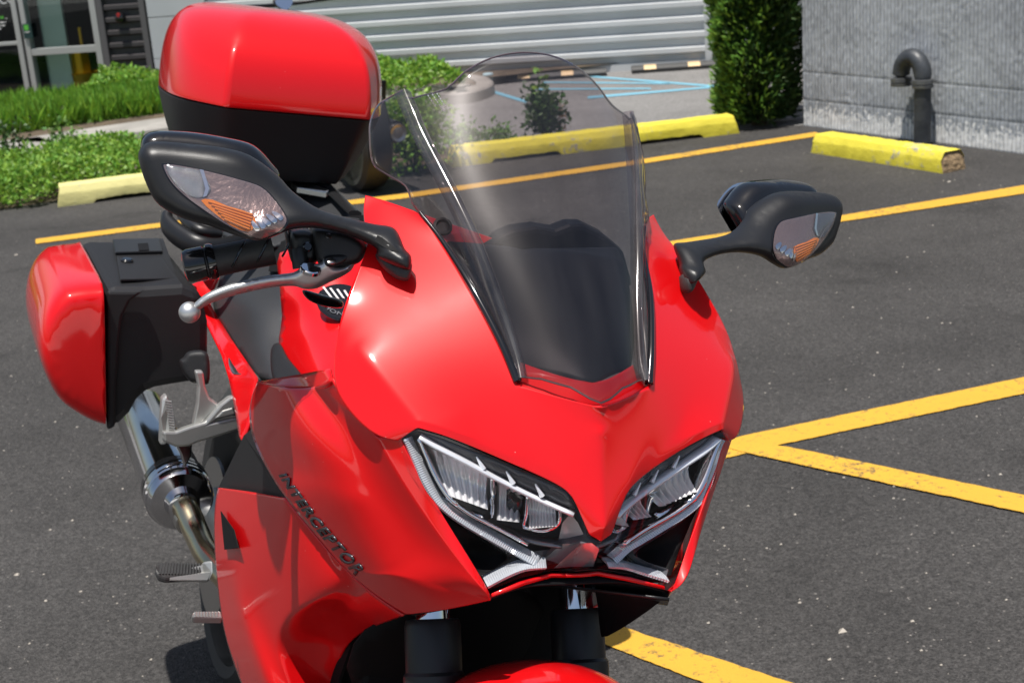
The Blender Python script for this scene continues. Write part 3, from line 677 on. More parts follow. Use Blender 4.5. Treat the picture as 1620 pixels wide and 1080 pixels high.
def mirror(s):
    o = pillow('mirror', HO, HD, .021, 24, M['black_sat'], bike, step=7, n=3, side=s, back=1.1)
    # gloss shell that carries the glass, behind the housing
    SH = [(222, 240), (224, 222), (232, 212), (246, 207.5), (270, 207), (311, 210), (359, 218), (393, 226), (412, 238), (430, 258), (442, 275), (436, 300), (420, 335), (395, 352), (340, 345), (280, 330), (238, 296), (224, 262)]
    SD = TPS([(a, b) for a, b in SH], [float(HD([(a, b+15)])[0])-.048 for a, b in SH], 1e-2)
    pillow('mirror_shell', SH, SD, .020, 16, M['black_gloss'], o, step=9, n=3, side=s)
    G_ = [tuple(np.array((332, 276))+(np.array(q)-np.array((332, 276)))*.93) for q in SH]
    skin('mirror_glass', G_, SD, M['glass_mirror'], o, step=20, n=2, side=s, push=-.024)
    fr = TPS([(a, b) for a, b in LN], [float(HD([(a, b)])[0])+.0165 for a, b in LN], 1e-3)
    d = seg_dist(LN, smooth2(HO, 3)); hv = .021*np.sqrt(1-(1-np.clip(d/24, 0, 1))**2)
    inn = [(300, 290), (335, 300), (345, 320), (380, 310), (380, 335), (410, 325), (405, 350), (428, 345), (415, 362)]
    fr = TPS([(a, b) for a, b in LN]+inn, [float(HD([(a, b)])[0])+h+.002 for (a, b), h in zip(LN, hv)]+[float(HD([p_])[0])+.0235 for p_ in inn], 1e-3)
    LB = [tuple(np.array((356, 320))+(np.array(q)-np.array((356, 320)))*1.035) for q in LN]
    skin('lens_seat', LB, fr, M['black_gloss'], o, step=14, n=3, side=s, push=-.0012)
    sg = skin('turn_signal', LN, fr, M['sigback'], o, step=8, n=3, side=s, push=.0)
    skin('signal_reflector', [(262, 263), (283, 264), (318, 270), (326, 282), (334, 300), (322, 312), (300, 310), (275, 288)], fr, M['sigchrome'], sg, step=6, n=2, side=s, push=.0008)
    skin('signal_divider', [(316, 268), (322, 269), (331, 298), (327, 310), (321, 312), (325, 298)], fr, M['chrome'], sg, step=6, n=1, side=s, push=.0016)
    skin('signal_bulb_cover', [(318, 317), (336, 316), (360, 326), (388, 334), (404, 346), (402, 358), (392, 367), (366, 357), (340, 338)], fr, M['amber'], sg, step=6, n=2, side=s, push=.0008)
    for k_ in range(6):
        a0 = (330+k_*5, 319+k_*5.4); a1 = (400-k_*1, 340+k_*4.6)
        P = [B(a0[0]+(a1[0]-a0[0])*t, a0[1]+(a1[1]-a0[1])*t, x=float(fr([(a0[0]+(a1[0]-a0[0])*t, a0[1]+(a1[1]-a0[1])*t)])[0])+.0014) for t in (0, .5, 1)]
        tube('signal_rib', [Vector((p.x, p.y*s, p.z)) for p in P], .0012, M['amber'], sg, seg=8)
    for k_ in range(5):                        # chrome petals round the bulb
        c_ = np.array((446-k_*9.5, 346+k_*4.6)); d_ = np.array((-.8, -.6)) if k_ < 3 else np.array((-.55, -.83)); n_ = np.array((d_[1], -d_[0]))
        pt_ = [tuple(c_+n_*4), tuple(c_+d_*14+n_*3), tuple(c_+d_*20), tuple(c_+d_*14-n_*3), tuple(c_-n_*4)]
        skin('reflector_petal', pt_, fr, M['chrome'], sg, step=6, n=2, side=s, push=.0010, bulge=(4, .0016))
    skin('signal_lens', LN, fr, M['siglens'], sg, step=7, n=3, side=s, push=.0015, bulge=(30, .005))
    # rubber foot
    ft = [(594, 404), (604, 422), (618, 435), (630, 442), (645, 444), (651, 430), (650, 412), (630, 414), (606, 402)]
    pillow('mirror_foot', ft, TPS([(594, 404), (645, 444), (651, 412), (618, 435)], [-.262, -.228, -.232, -.245], 1e-3), .012, 8, M['rubber'], o, step=6, n=2, side=s)
    if s == 1:                                 # the torn cover at the root of the arm
        tear = [(597, 372), (605, 376), (622, 389), (632, 399), (620, 397), (604, 389), (593, 381)]
        dd = seg_dist(tear, smooth2(HO, 3)); tv = [float(HD([t])[0])+.021*math.sqrt(1-(1-min(q/24, 1))**2)+.0009 for t, q in zip(tear, dd)]
        skin('torn_gap', tear, TPS(tear, tv, 1e-3), M['black_matt'], o, step=6, n=1)
    return o
M['sigback'] = mat('signal_inner', (.30, .22, .21), .2, metal=.7, bump=(200, .0012))
M['sigchrome'] = mat('signal_chrome', (.36, .37, .39), .12, metal=.95, bump=(650, .006))
M['siglens'] = clear_mat('signal_lens', (.95, .93, .93), .04, 1.3, 1.5, .05)
mirror(1); mirror(-1)

# ---- right-hand controls
def tp(px, py, x): return B(px, py, x=x)
grip = tube('grip', [tp(322, 417, -.355), tp(380, 405, -.350), tp(432, 394, -.345)], [.0178, .0172, .0178], M['rubber'], bike, seg=28)
ax = (tp(432, 394, -.345)-tp(322, 417, -.355)).normalized(); g0 = tp(290, 423, -.358); g1 = tp(456, 389.5, -.343)
lathe('bar_end', [(0, .011), (.002, .0175), (.006, .0192), (.024, .0192), (.026, .017), (.028, .0205), (.033, .0205), (.036, .019)], g0, ax, M['black_gloss'], grip, 32)
u0 = ax.orthogonal().normalized(); u1 = ax.cross(u0)
cam_dir = (Vector(_co)-g0).normalized(); uc = (cam_dir-ax*cam_dir.dot(ax)).normalized(); vc = ax.cross(uc)
for k_ in range(3):                            # slanted grooves
    P = []
    for t in np.linspace(-1, 1, 9):
        th = t*.75+.1; P.append(g0+ax*(.062+.021*k_*1.35+t*.010)+(uc*math.cos(th)-vc*math.sin(th))*.0178)
    tube('grip_groove', P, .0013, M['black_gloss'], grip, seg=6, smooth_path=False)
L_ = []
for k_ in range(7):
    lathe('grip_ring', [(0, .0180), (.0006, .0192), (.0018, .0192), (.0024, .018)], g0+ax*(.118+.0042*k_), ax, M['rubber'], grip, 28)
lathe('grip_flange', [(0, .018), (.001, .0235), (.004, .0235), (.006, .018)], g0+ax*.149, ax, M['black_tex'], grip, 32)
hb = tube('handlebar', [g0+ax*.13, g0+ax*.20, Vector((-.42, -.13, 1.0)), Vector((-.46, -.10, .985))], .011, M['black_sat'], bike)
sw = pillow('switch_housing', [(459, 368), (468, 363), (492, 362), (503, 372), (507, 395), (500, 416), (484, 421), (466, 420), (460, 405), (457, 385)], [(459, 368, -.335), (503, 372, -.33), (500, 416, -.32), (466, 420, -.33)], .022, 14, M['black_sat'], bike, step=6)
lathe('button', [(0, .0055), (.003, .0055), (.005, .004)], tp(486, 391, -.303), (1, -.1, .35), M['black_gloss'], sw, 20)
tube('cable_guide', [tp(472, 395, -.305), tp(474, 412, -.300), tp(476, 424, -.298)], [.0085, .0088, .0092], M['black_sat'], bike, seg=16)
# brake master cylinder and reservoir
pillow('brake_reservoir', [(494, 366), (505, 360), (545, 366), (570, 378), (580, 392), (572, 412), (556, 420), (530, 424), (508, 420), (498, 404)], [(494, 366, -.318), (570, 378, -.30), (580, 392, -.296), (530, 424, -.30)], .022, 10, M['black_tex'], bike, step=7)
pillow('lever_bracket', [(512, 413), (514, 406), (530, 402), (552, 400), (563, 403), (548, 414), (536, 420), (522, 423), (514, 420)], [(512, 413, -.282), (563, 403, -.285), (536, 420, -.280)], .007, 6, M['black_sat'], bike, step=5)
lathe('pivot_bolt', [(0, .0055), (.002, .0055), (.003, .004)], tp(523, 414, -.274), (.4, 0, .9), M['steel2'], bike, 20)
LV = [(304, 487), (308, 480), (322, 468), (336, 460), (356, 452), (373, 447), (410, 438.5), (437, 434.5), (465, 431), (478, 423), (494, 418), (508, 416), (512, 408), (520, 407), (528, 421), (545, 421), (558, 412), (562, 415), (556, 427),
      (547, 434), (536, 440), (521, 447), (505, 455), (493, 457.5), (480, 457), (465, 452.5), (437, 453.5), (410, 458), (380, 465), (354, 472), (330, 481), (313, 491)]
lev = pillow('brake_lever', LV, [(304, 487, -.300), (373, 455, -.290), (465, 442, -.290), (520, 430, -.286), (560, 415, -.292)], .009, 10, M['lever'], bike, step=3.2, n=3, ins=(.8, 2.2, 4.0))
bm = bmesh.new(); bmesh.ops.create_uvsphere(bm, u_segments=28, v_segments=18, radius=.0118); me = bpy.data.meshes.new('lever_ball'); bm.to_mesh(me); bm.free()
for p in me.polygons: p.use_smooth = True
me.materials.append(M['lever']); ob = bpy.data.objects.new('lever_ball', me); COL.objects.link(ob); ob.parent = lev; ob.location = tp(300, 494, -.300)
dd_ = tp(492, 425, -.276)
lathe('adjuster_wheel', [(0, .0095), (.001, .0118), (.005, .0118), (.006, .0105), (.0062, .0)], dd_-Vector((.002, 0, .004)), (.35, 0, .94), M['chrome'], lev, 24)
pillow('clutch_cable', [(478, 460), (486, 459), (510, 466), (540, 475), (541, 487), (515, 485), (494, 478), (483, 470)], [(478, 460, -.40), (541, 480, -.42)], .006, 5, M['black_gloss'], bike, step=5)
# rider's left grip (behind the cowl)
tube('grip', [Vector((-.56, .15, .93)), Vector((-.62, .28, .92))], .017, M['rubber'], bike)
prism('yoke', [(-.47, -.12, .965), (-.40, -.10, .965), (-.40, .10, .965), (-.52, .14, .955), (-.56, .12, .955), (-.50, -.05, .96)], (0, 0, -.03), M['black_sat'], bike, .006)

for p_ in ((520, 374), (556, 384)):
    lathe('cover_screw', [(0, .0035), (.0015, .0035), (.002, .002)], tp(p_[0], p_[1], -.290), (.6, 0, .8), M['steel2'], bike, 12)
tube('brake_hose', [tp(548, 392, -.300), tp(566, 388, -.30), tp(582, 398, -.32), tp(590, 420, -.36)], .0045, M['black_gloss'], bike, seg=10)
tube('brake_hose', [tp(500, 392, -.315), tp(496, 360, -.34), tp(520, 346, -.38), tp(566, 350, -.42)], .0035, M['rubber'], bike, seg=10)
lathe('hose_union', [(0, .007), (.010, .007), (.012, .005)], tp(546, 394, -.300), (.3, .8, .2), M['steel2'], bike, 6)

# ---- fuel tank, seat, tail
TK = dict(a0=B(446, 408, y=-.02), a1=B(440, 425, y=-.075), a2=B(446, 500, y=-.105), a3=B(441, 545, y=-.110), a4=B(452, 572, y=-.125), a5=B(476, 597, y=-.150),
          c0=B(520, 360, y=-.0), c1=B(456, 440, x=-1.02), c2=B(462, 485, x=-1.0), c3=B(486, 540, x=-.90), c4=B(512, 600, x=-.72),
          d1=B(560, 440, x=-.86), d2=B(560, 500, x=-.80), d3=B(570, 560, x=-.68), d0=B(600, 380, x=-.80), f=B(600, 640, x=-.50))
skin('fuel_tank', [(443, 400), (441, 440), (446, 500), (441, 535), (443, 556), (455, 574), (476, 600), (520, 640), (600, 700), (640, 560), (640, 420), (560, 380), (500, 385)],
     [(443, 400, -1.12), (441, 440, -1.10), (446, 500, -1.06), (441, 545, -1.03), (455, 574, -.96), (476, 600, -.87), (520, 640, -.74), (600, 700, -.52), (465, 470, -1.02), (484, 530, -.93), (510, 590, -.80), (545, 480, -.95), (545, 420, -1.0), (600, 500, -.86), (600, 400, -.95), (640, 560, -.72), (560, 580, -.77)],
     M['red'], bike, step=8, n=2, thick=.004)
lathe('fuel_cap', [(0, .0), (0, .040), (.004, .041), (.007, .038), (.008, .0)], tp(541, 481, -.935), (.55, -.10, .83), M['black_gloss'], bike, 48)
capd = Vector((.55, -.10, .83)).normalized(); cx_ = Vector((.1, 1, 0)); cx_ = (cx_-capd*cx_.dot(capd)).normalized(); cy_ = capd.cross(cx_); c0 = tp(541, 481, -.935)+capd*.0083
for i in range(4):                             # wing emblem strokes
    P = [Vector((-.014+.009*i, .002+.001*i, 0)), Vector((-.018+.009*i, .004+.001*i, 0)), Vector((-.030+.011*i, .028-.002*i, 0)), Vector((-.027+.011*i, .029-.002*i, 0))]
    prism('cap_emblem', [c0+cx_*p.x+cy_*p.y for p in P], capd*.0006, M['white'], bike)
def text_mesh(txt, size, shear=0, sx=1.0, ext=.0, bold=0.0, sp=1.0):
    cu = bpy.data.curves.new('t', 'FONT'); cu.body = txt; cu.size = size; cu.shear = shear; cu.extrude = ext; cu.offset = bold; cu.space_character = sp; cu.resolution_u = 3; cu.align_x = 'LEFT'
    o = bpy.data.objects.new('t', cu); me = bpy.data.meshes.new_from_object(o); bpy.data.objects.remove(o)
    for v in me.vertices: v.co.x *= sx
    return me
me = text_mesh('HONDA', .0105, 0, 1.1, .0003)
wtx = max(v.co.x for v in me.vertices)
for v in me.vertices:
    th = (v.co.x/wtx-.5)*1.9-.25; rr_ = .033-v.co.y
    v.co = c0+cx_*math.sin(th)*rr_-cy_*math.cos(th)*rr_+capd*(v.co.z+.0004)
me.materials.append(M['steel2']); ob = bpy.data.objects.new('cap_lettering', me); COL.objects.link(ob); ob.parent = bike

skin('seat', [(350, 374), (362, 366), (400, 372), (450, 380), (452, 440), (452, 500), (450, 560), (460, 575), (476, 594), (440, 600), (408, 594), (390, 572), (366, 536), (345, 502), (337, 480), (348, 440), (352, 405)],
     [(350, 374, -1.50), (400, 372, -1.50), (450, 380, -1.42), (452, 440, -1.22), (452, 500, -1.12), (450, 560, -1.04), (476, 594, -.88), (440, 600, -.94), (408, 594, -1.02), (366, 536, -1.22), (337, 480, -1.42), (348, 440, -1.45), (405, 440, -1.34), (405, 520, -1.14), (430, 560, -1.04), (400, 480, -1.22)],
     M['seat'], bike, step=8, n=2, thick=.004)
pillow('side_cover', [(430, 592), (428, 560), (433, 546), (444, 544), (456, 566), (478, 594), (470, 602), (440, 606)], [(430, 592, -.93), (444, 544, -1.0), (478, 594, -.84)], .01, 6, M['black_tex'], bike, step=6)
# red tail panel
skin('tail_panel', [(352, 360), (372, 362), (376, 380), (352, 404), (346, 440), (330, 476), (345, 502), (366, 536), (392, 574), (407, 596), (402, 640), (384, 700), (378, 690), (370, 640), (362, 600), (350, 560), (322, 500), (297, 462), (298, 452), (318, 444), (340, 436), (345, 400)],
     TPS([(352, 360), (376, 380), (352, 404), (330, 476), (298, 455), (345, 502), (322, 500), (350, 560), (366, 536), (392, 574), (407, 596), (402, 640), (384, 700), (370, 640)],
         [-1.60, -1.56, -1.50, -1.42, -1.46, -1.36, -1.36, -1.14, -1.20, -1.08, -.92, -.80, -.76, -.90], 1e-3), M['red'], bike, step=7, n=1, thick=.005)
tube('tail_decal', [tp(362, 566, -1.085), tp(366, 578, -1.062), tp(374, 590, -1.035), tp(383, 592, -1.015)], [.001, .004, .005, .002], M['steel2'], bike, seg=8, flat=.3)
# passenger seat, rack
pillow('passenger_seat', [(352, 372), (380, 335), (440, 300), (500, 300), (548, 318), (560, 336), (540, 356), (500, 372), (452, 392), (400, 388)], [(352, 372, -1.50), (440, 300, -1.62), (548, 318, -1.42), (500, 372, -1.32), (400, 388, -1.40)], .03, 18, M['seat'], bike, step=10)
tube('grab_rail', [tp(264, 340, -1.44), tp(266, 356, -1.42), tp(285, 374, -1.38), (tp(312, 388, -1.34)), tp(345, 392, -1.34), tp(390, 380, -1.38)], [.010, .013, .014, .013, .012, .011], M['black_sat'], bike, seg=16, flat=1.5)
tube('grab_rail', [tp(290, 340, -1.5), tp(300, 352, -1.46), tp(318, 365, -1.42), tp(350, 370, -1.42)], [.012, .013, .012, .010], M['black_sat'], bike, seg=16)
prism('luggage_rack', [tp(455, 283, -1.52), tp(472, 281, -1.52), tp(521, 300, -1.42), tp(516, 304, -1.42), tp(470, 296, -1.46)], (0, 0, -.012), M['steel2'], bike, .002)
tube('rack_arm', [tp(510, 288, -1.5), tp(540, 318, -1.36), tp(562, 338, -1.22)], .012, M['black_sat'], bike, flat=.5)
prism('rear_body', [tp(452, 382, -1.3), tp(520, 350, -1.3), tp(575, 340, -1.1), tp(580, 400, -1.0), tp(500, 430, -1.1), tp(446, 430, -1.2)], (-.1, 0, -.02), M['black_matt'], bike)

boxes('luggage_carrier', [(-1.78, -1.50, -.07, .07, .80, .945)], M['black_matt'], bike, .01)
# ---- top case
def top_case():
    cy = -.022
    def ring(z, wd, xf, xb, fl=.13, ch=.150, bow=0.0):
        # plan outline, front facet between +-fl, chamfered corners
        P = [(xf+bow, 0), (xf+bow*.8, .5*fl), (xf, fl), (xf-ch*.52, fl+(wd-fl)*.62), (xf-ch, wd*.985), (xf-ch-.08, wd), (xb+.12, wd*.98), (xb+.03, wd*.84), (xb, wd*.5)]
        L = [(x, y) for x, y in P]; L2 = [(x, -y) for x, y in reversed(P) if y > 1e-6]
        return [Vector((x, y+cy, z)) for x, y in L]+[Vector((xb, cy, z))]+[Vector((x, y+cy, z)) for x, y in L2]
    def build(name, rings, m, creases_j, lv=3, parent=None, cre=1.0, ringcr=()):
        k = len(rings[0]); V = [p for r_ in rings for p in r_]; Fc = []
        for i in range(len(rings)-1):
            for j in range(k): Fc.append((i*k+j, i*k+(j+1) % k, (i+1)*k+(j+1) % k, (i+1)*k+j))
        cb = sum(rings[0], Vector())/k; ct = sum(rings[-1], Vector())/k
        V += [cb, ct]; nb = len(V)-2
        for j in range(k): Fc.append((nb, (j+1) % k, j)); Fc.append((nb+1, (len(rings)-1)*k+j, (len(rings)-1)*k+(j+1) % k))
        o = mk(name, V, Fc, m, parent); bm = bmesh.new(); bm.from_mesh(o.data); bmesh.ops.recalc_face_normals(bm, faces=bm.faces); cl = bm.edges.layers.float.new('crease_edge'); bm.verts.ensure_lookup_table()
        for i in range(len(rings)-1):
            for j in creases_j:
                e = bm.edges.get((bm.verts[i*k+j], bm.verts[(i+1)*k+j]))
                if e: e[cl] = cre*(1 if i < len(rings)-3 else .4)
        for i, wt in ringcr:
            for j in range(k):
                e = bm.edges.get((bm.verts[i*k+j], bm.verts[i*k+(j+1) % k]))
                if e: e[cl] = wt
        bm.to_mesh(o.data); bm.free()
        for p in o.data.polygons: p.use_smooth = True
        sb = o.modifiers.new('sub', 'SUBSURF'); sb.levels = lv; sb.render_levels = lv; return o
    k = len(ring(0, 1, 0, -1)); fj = (2, k-2)
    zs = 1.078
    base = build('case_base', [ring(.945, .150, -1.46, -1.80, .10), ring(.955, .165, -1.45, -1.82, .105), ring(1.0, .188, -1.43, -1.86, .115), ring(zs-.004, .206, -1.395, -1.90, .133), ring(zs, .2065, -1.395, -1.90, .133)], M['black_tex'], fj, ringcr=((4, .9), (0, .5)))
    lid = build('case_lid', [ring(zs+.002, .205, -1.388, -1.905, .134), ring(zs+.008, .206, -1.386, -1.907, .134), ring(1.14, .205, -1.392, -1.905, .132), ring(1.195, .199, -1.415, -1.885, .122), ring(1.238, .178, -1.475, -1.85, .10), ring(1.257, .125, -1.56, -1.79, .06)], M['red'], fj, ringcr=((0, .9),))
    root = empty('top_case'); root.parent = bike
    base.parent = root; lid.parent = root
    return root
top_case()

# ---- panniers
def pannier(s):
    root = empty('pannier'); root.parent = bike
    def pr(pts, x): return [Vector((v.x, v.y*s, v.z)) for v in (B(a, b, x=x) for a, b in pts)]
    out = [(163, 450), (130, 451), (102, 457), (82, 473), (66, 504), (60, 545), (64, 575), (74, 604), (88, 632), (105, 648), (130, 664), (152, 675), (167, 678), (166, 620), (165, 560), (164, 500)]
    def ringat(k_, dx, zx=0):
        r0 = pr(out, -1.13); c = (r0[0]+r0[12])/2
        return [Vector((-1.13+dx, c.y+(p.y-c.y)*k_, c.z+(p.z-c.z)*k_)) for p in r0]
    rings = [ringat(.78, .014), ringat(.92, .004), ringat(.985, -.016), ringat(1.01, -.07), ringat(1.01, -.26), ringat(.99, -.38), ringat(.85, -.43)]
    k = len(out); V = [p for r_ in rings for p in r_]; Fc = []
    for i in range(len(rings)-1):
        for j in range(k): Fc.append((i*k+j, i*k+(j+1) % k, (i+1)*k+(j+1) % k, (i+1)*k+j))
    Fc.append(tuple(range(k))); Fc.append(tuple(range((len(rings)-1)*k, len(rings)*k)))
    o = mk('pannier_cover', V, Fc, M['red'], root); fixn(o)
    bm = bmesh.new(); bm.from_mesh(o.data); cl = bm.edges.layers.float.new('crease_edge'); bm.verts.ensure_lookup_table()
    for i in range(len(rings)-1):
        for j, wt in ((0, 1), (12, 1), (2, .5), (9, .35)):
            e = bm.edges.get((bm.verts[i*k+j], bm.verts[(i+1)*k+j]))
            if e: e[cl] = wt
    for i in range(len(rings)):
        for j in (12, 13, 14, 15):
            e = bm.edges.get((bm.verts[i*k+j], bm.verts[i*k+(j+1) % k]))
            if e: e[cl] = 1
    bm.to_mesh(o.data); bm.free()
    sb = o.modifiers.new('sub', 'SUBSURF'); sb.levels = 3; sb.render_levels = 3
    body = [(168, 456), (230, 456), (290, 452), (318, 462), (330, 510), (330, 560), (324, 602), (262, 612), (232, 618), (216, 636), (206, 655), (190, 671), (168, 679)]
    b = prism('pannier_body', pr(body, -1.155), (-.42, 0, 0), M['black_tex'], root, .016)
    fl = [(168, 458), (226, 458), (204, 474), (192, 498), (187, 540), (183, 610), (181, 672), (168, 677)]
    prism('pannier_flange', pr(fl, -1.150), (.014, 0, .0), M['black_tex'], b, .005)
    zt = B(240, 456, x=-1.155).z
    def top(pts, dz): return [Vector((v.x, v.y*s, v.z)) for v in (B(a_, b_, z=zt+dz) for a_, b_ in pts)]
    prism('latch_lid', top([(180, 383), (258, 381), (281, 444), (190, 446)], .001), (0, 0, .005), M['black_tex'], b, .0015)
    prism('latch', top([(178, 383), (252, 381), (257, 402), (182, 404)], .006), (0, 0, .006), M['black_sat'], b, .002)
    prism('latch_slot', top([(218, 386), (234, 385), (236, 396), (220, 397)], .0125), (0, 0, .001), M['black_matt'], b)
    c = top([(201, 415)], .005)[0]; lathe('lock', [(0, .011), (.004, .011), (.007, .008)], c, (.1, 0, 1), M['black_gloss'], b, 28)
    pillow('pannier_mount', [(284, 572), (290, 566), (300, 556), (326, 556), (332, 580), (330, 606), (318, 606), (302, 604), (290, 590)], [(284, 572, -1.02), (332, 580, -1.0), (318, 606, -1.0)], .012, 7, M['black_tex'], root, side=s)
pannier(1); pannier(-1)

# ---- exhaust
mf = B(286, 790, x=-1.08); mr = B(226, 655, x=-1.48); md = (mr-mf).normalized()
ex = lathe('exhaust', [(-.036, .021), (-.034, .026), (-.012, .030), (-.008, .050), (0, .055), (.010, .0555), (.012, .058), (.018, .058), (.020, .0545), (.026, .0545), (.028, .058), (.034, .058), (.036, .0535), (.40, .050), (.42, .045), (.425, .03)], mf, md, M['steel'], bike, 48)
lathe('muffler_clamp', [(.040, .055), (.041, .0575), (.056, .0575), (.057, .055)], mf, md, M['black_gloss'], ex, 48)
tube('exhaust_pipe', [mf-md*.02, mf-md*.05+Vector((.0, .002, 0)), B(312, 845, x=-.98), B(330, 880, x=-.90), B(372, 930, x=-.80)], [.0215, .0215, .021, .0205, .020], M['gold'], ex, seg=28)
pc_ = B(299, 822, x=-1.025); lathe('pipe_clamp', [(-.008, .0225), (-.007, .0242), (.007, .0242), (.008, .0225)], pc_, (B(312, 845, x=-.98)-pc_), M['steel2'], ex, 32)
# passenger peg bracket
br = prism('footrest_bracket', [tp(*p, -.93) for p in ((258, 683), (278, 683), (300, 675), (325, 668), (349, 640), (366, 627), (376, 628), (376, 645), (356, 655), (338, 668), (372, 660), (382, 661), (382, 678), (352, 688), (313, 700), (298, 706), (278, 707), (260, 699))], (-.024, 0, -.004), M['alu'], bike, .0035)
prism('bracket_web', [tp(*p, -.928) for p in ((340, 662), (352, 650), (368, 645), (372, 655), (352, 660))], (-.012, 0, 0), M['alu'], br, .002)
prism('bracket_arm', [tp(*p, -.945) for p in ((309, 588), (322, 588), (325, 612), (332, 630), (347, 641), (336, 653), (318, 670), (305, 674), (312, 640), (314, 612))], (-.016, 0, 0), M['alu'], br, .003)
pg = prism('passenger_footrest', [tp(256, 632, -.955), tp(264, 625, -.955), tp(269, 640, -.95), tp(273, 678, -.945), tp(262, 704, -.945), tp(253, 704, -.95), tp(255, 660, -.95)], (-.02, 0, .0), M['alu'], bike, .003)
for i in range(12): 
    c = tp(266.5+i*.55, 634+i*4.0, -.9455); tube('tread_rib', [c+Vector((0, -.005, 0)), c+Vector((0, .0045, -.0015))], .0017, M['alu'], pg, seg=8)
lathe('pivot_pin', [(0, .006), (.004, .006), (.005, .004)], tp(263, 690, -.938), (1, 0, .2), M['alu'], pg, 20)
prism('brake_light_switch', [tp(276, 700, -.95), tp(305, 698, -.95), (tp(303, 722, -.95)), tp(292, 742, -.95), tp(286, 720, -.95)], (-.012, 0, 0), M['steel'], bike, .003)
# rider footrest and pedal
fp = prism('footrest', [tp(246, 909, -.74), tp(256, 918, -.735), tp(330, 920, -.73), tp(337, 905, -.73), tp(336, 886, -.74), tp(322, 888, -.75), tp(318, 901, -.75), tp(252, 903, -.75)], (-.012, 0, -.006), M['alu'], bike, .003)
rb = prism('rubber_pad', [tp(245, 898, -.745), tp(250, 890, -.76), tp(262, 888, -.765), tp(318, 890, -.765), tp(319, 904, -.745), tp(315, 910, -.738), tp(262, 913, -.735), tp(249, 909, -.738)], (0, 0, -.010), M['rubber'], fp, .003)
for i in range(14):
    a = tp(256+i*4.6, 892, -.760); b_ = tp(253+i*4.8, 909, -.738); tube('pad_rib', [a+Vector((0, 0, .001)), b_+Vector((0, 0, .001))], .0013, M['rubber'], rb, seg=6)
bp_ = prism('brake_pedal', [tp(303, 971, -.56), tp(308, 966, -.565), tp(350, 966, -.565), tp(352, 977, -.56), tp(306, 977, -.56)], (-.004, 0, -.010), M['alu'], bike, .002)
for i in range(8): c = tp(309+i*5, 967, -.558); tube('pedal_rib', [c, tp(308.5+i*5, 975, -.556)], .0014, M['alu'], bp_, seg=6)
# engine mass, rear wheel, swingarm, stand
boxes('engine', [(-.95, -.42, -.15, .15, .18, .62)], M['black_matt'], bike, .03)
boxes('frame', [(-1.25, -.40, -.10, .10, .62, .74)], M['black_matt'], bike, .02)
boxes('radiator', [(-.37, -.34, -.14, .14, .30, .62)], M['black_matt'], bike, .01)
def wheel(name, cx, cy_, cz, ro, wd, turn=0):
    root = empty(name); root.parent = bike; root.location = (cx, cy_, cz); root.rotation_euler = (0, 0, turn)
    prof = [(-wd*.46, ro*.80), (-wd*.5, ro*.87), (-wd*.40, ro*.95), (-wd*.2, ro*.99), (0, ro), (wd*.2, ro*.99), (wd*.40, ro*.95), (wd*.5, ro*.87), (wd*.46, ro*.80), (wd*.3, ro*.72), (-wd*.3, ro*.72)]
    t_ = lathe('tyre', prof+[prof[0]], (0, 0, 0), (0, 1, 0), M['rubber'], root, 64)
    r_ = lathe('rim', [(-wd*.34, ro*.74), (-wd*.34, ro*.66), (-wd*.1, ro*.63), (wd*.1, ro*.63), (wd*.34, ro*.66), (wd*.34, ro*.74)], (0, 0, 0), (0, 1, 0), M['black_sat'], root, 64)
    for i in range(5):
        a = 2*math.pi*i/5; tube('spoke', [Vector((math.cos(a)*.03, 0, math.sin(a)*.03)), Vector((math.cos(a)*ro*.68, 0, math.sin(a)*ro*.68))], [.022, .014], M['black_sat'], root, seg=10)
    lathe('brake_disc', [(-.003, ro*.30), (-.003, ro*.50), (.003, ro*.50), (.003, ro*.30)], (0, -wd*.62, 0), (0, 1, 0), M['steel2'], root, 48)
    return root
wheel('rear_wheel', -1.45, 0, .235, .315, .17)
wheel('front_wheel', .03, -.01, .215, .295, .12, R(5))
tube('swingarm', [Vector((-.95, -.12, .36)), Vector((-1.45, -.12, .315))], [.035, .025], M['alu'], bike)
tube('side_stand', [Vector((-.80, .16, .22)), Vector((-.74, .30, .0))], [.014, .011], M['black_sat'], bike)
# forks
def fork(s):
    y = .100*s; top = Vector((-.285 if s < 0 else -.262, y, .80)); low = Vector((-.07, y, .30)); d = (low-top).normalized()
    seal = B(912, 962, y=.097) if s > 0 else B(684, 978, y=-.100)
    d = (Vector((seal.x+.14, seal.y, .30))-seal).normalized()
    root = lathe('fork_leg', [(0, .026), (.001, .031), (.008, .033), (.060, .033), (.064, .036), (.092, .036), (.096, .033), (.30, .031)], seal, d, M['black_sat'], bike, 40)
    lathe('stanchion', [(0, .0205), (.20, .0205)], seal-d*.19, d, M['chrome'], root, 40)
fork(1); fork(-1)
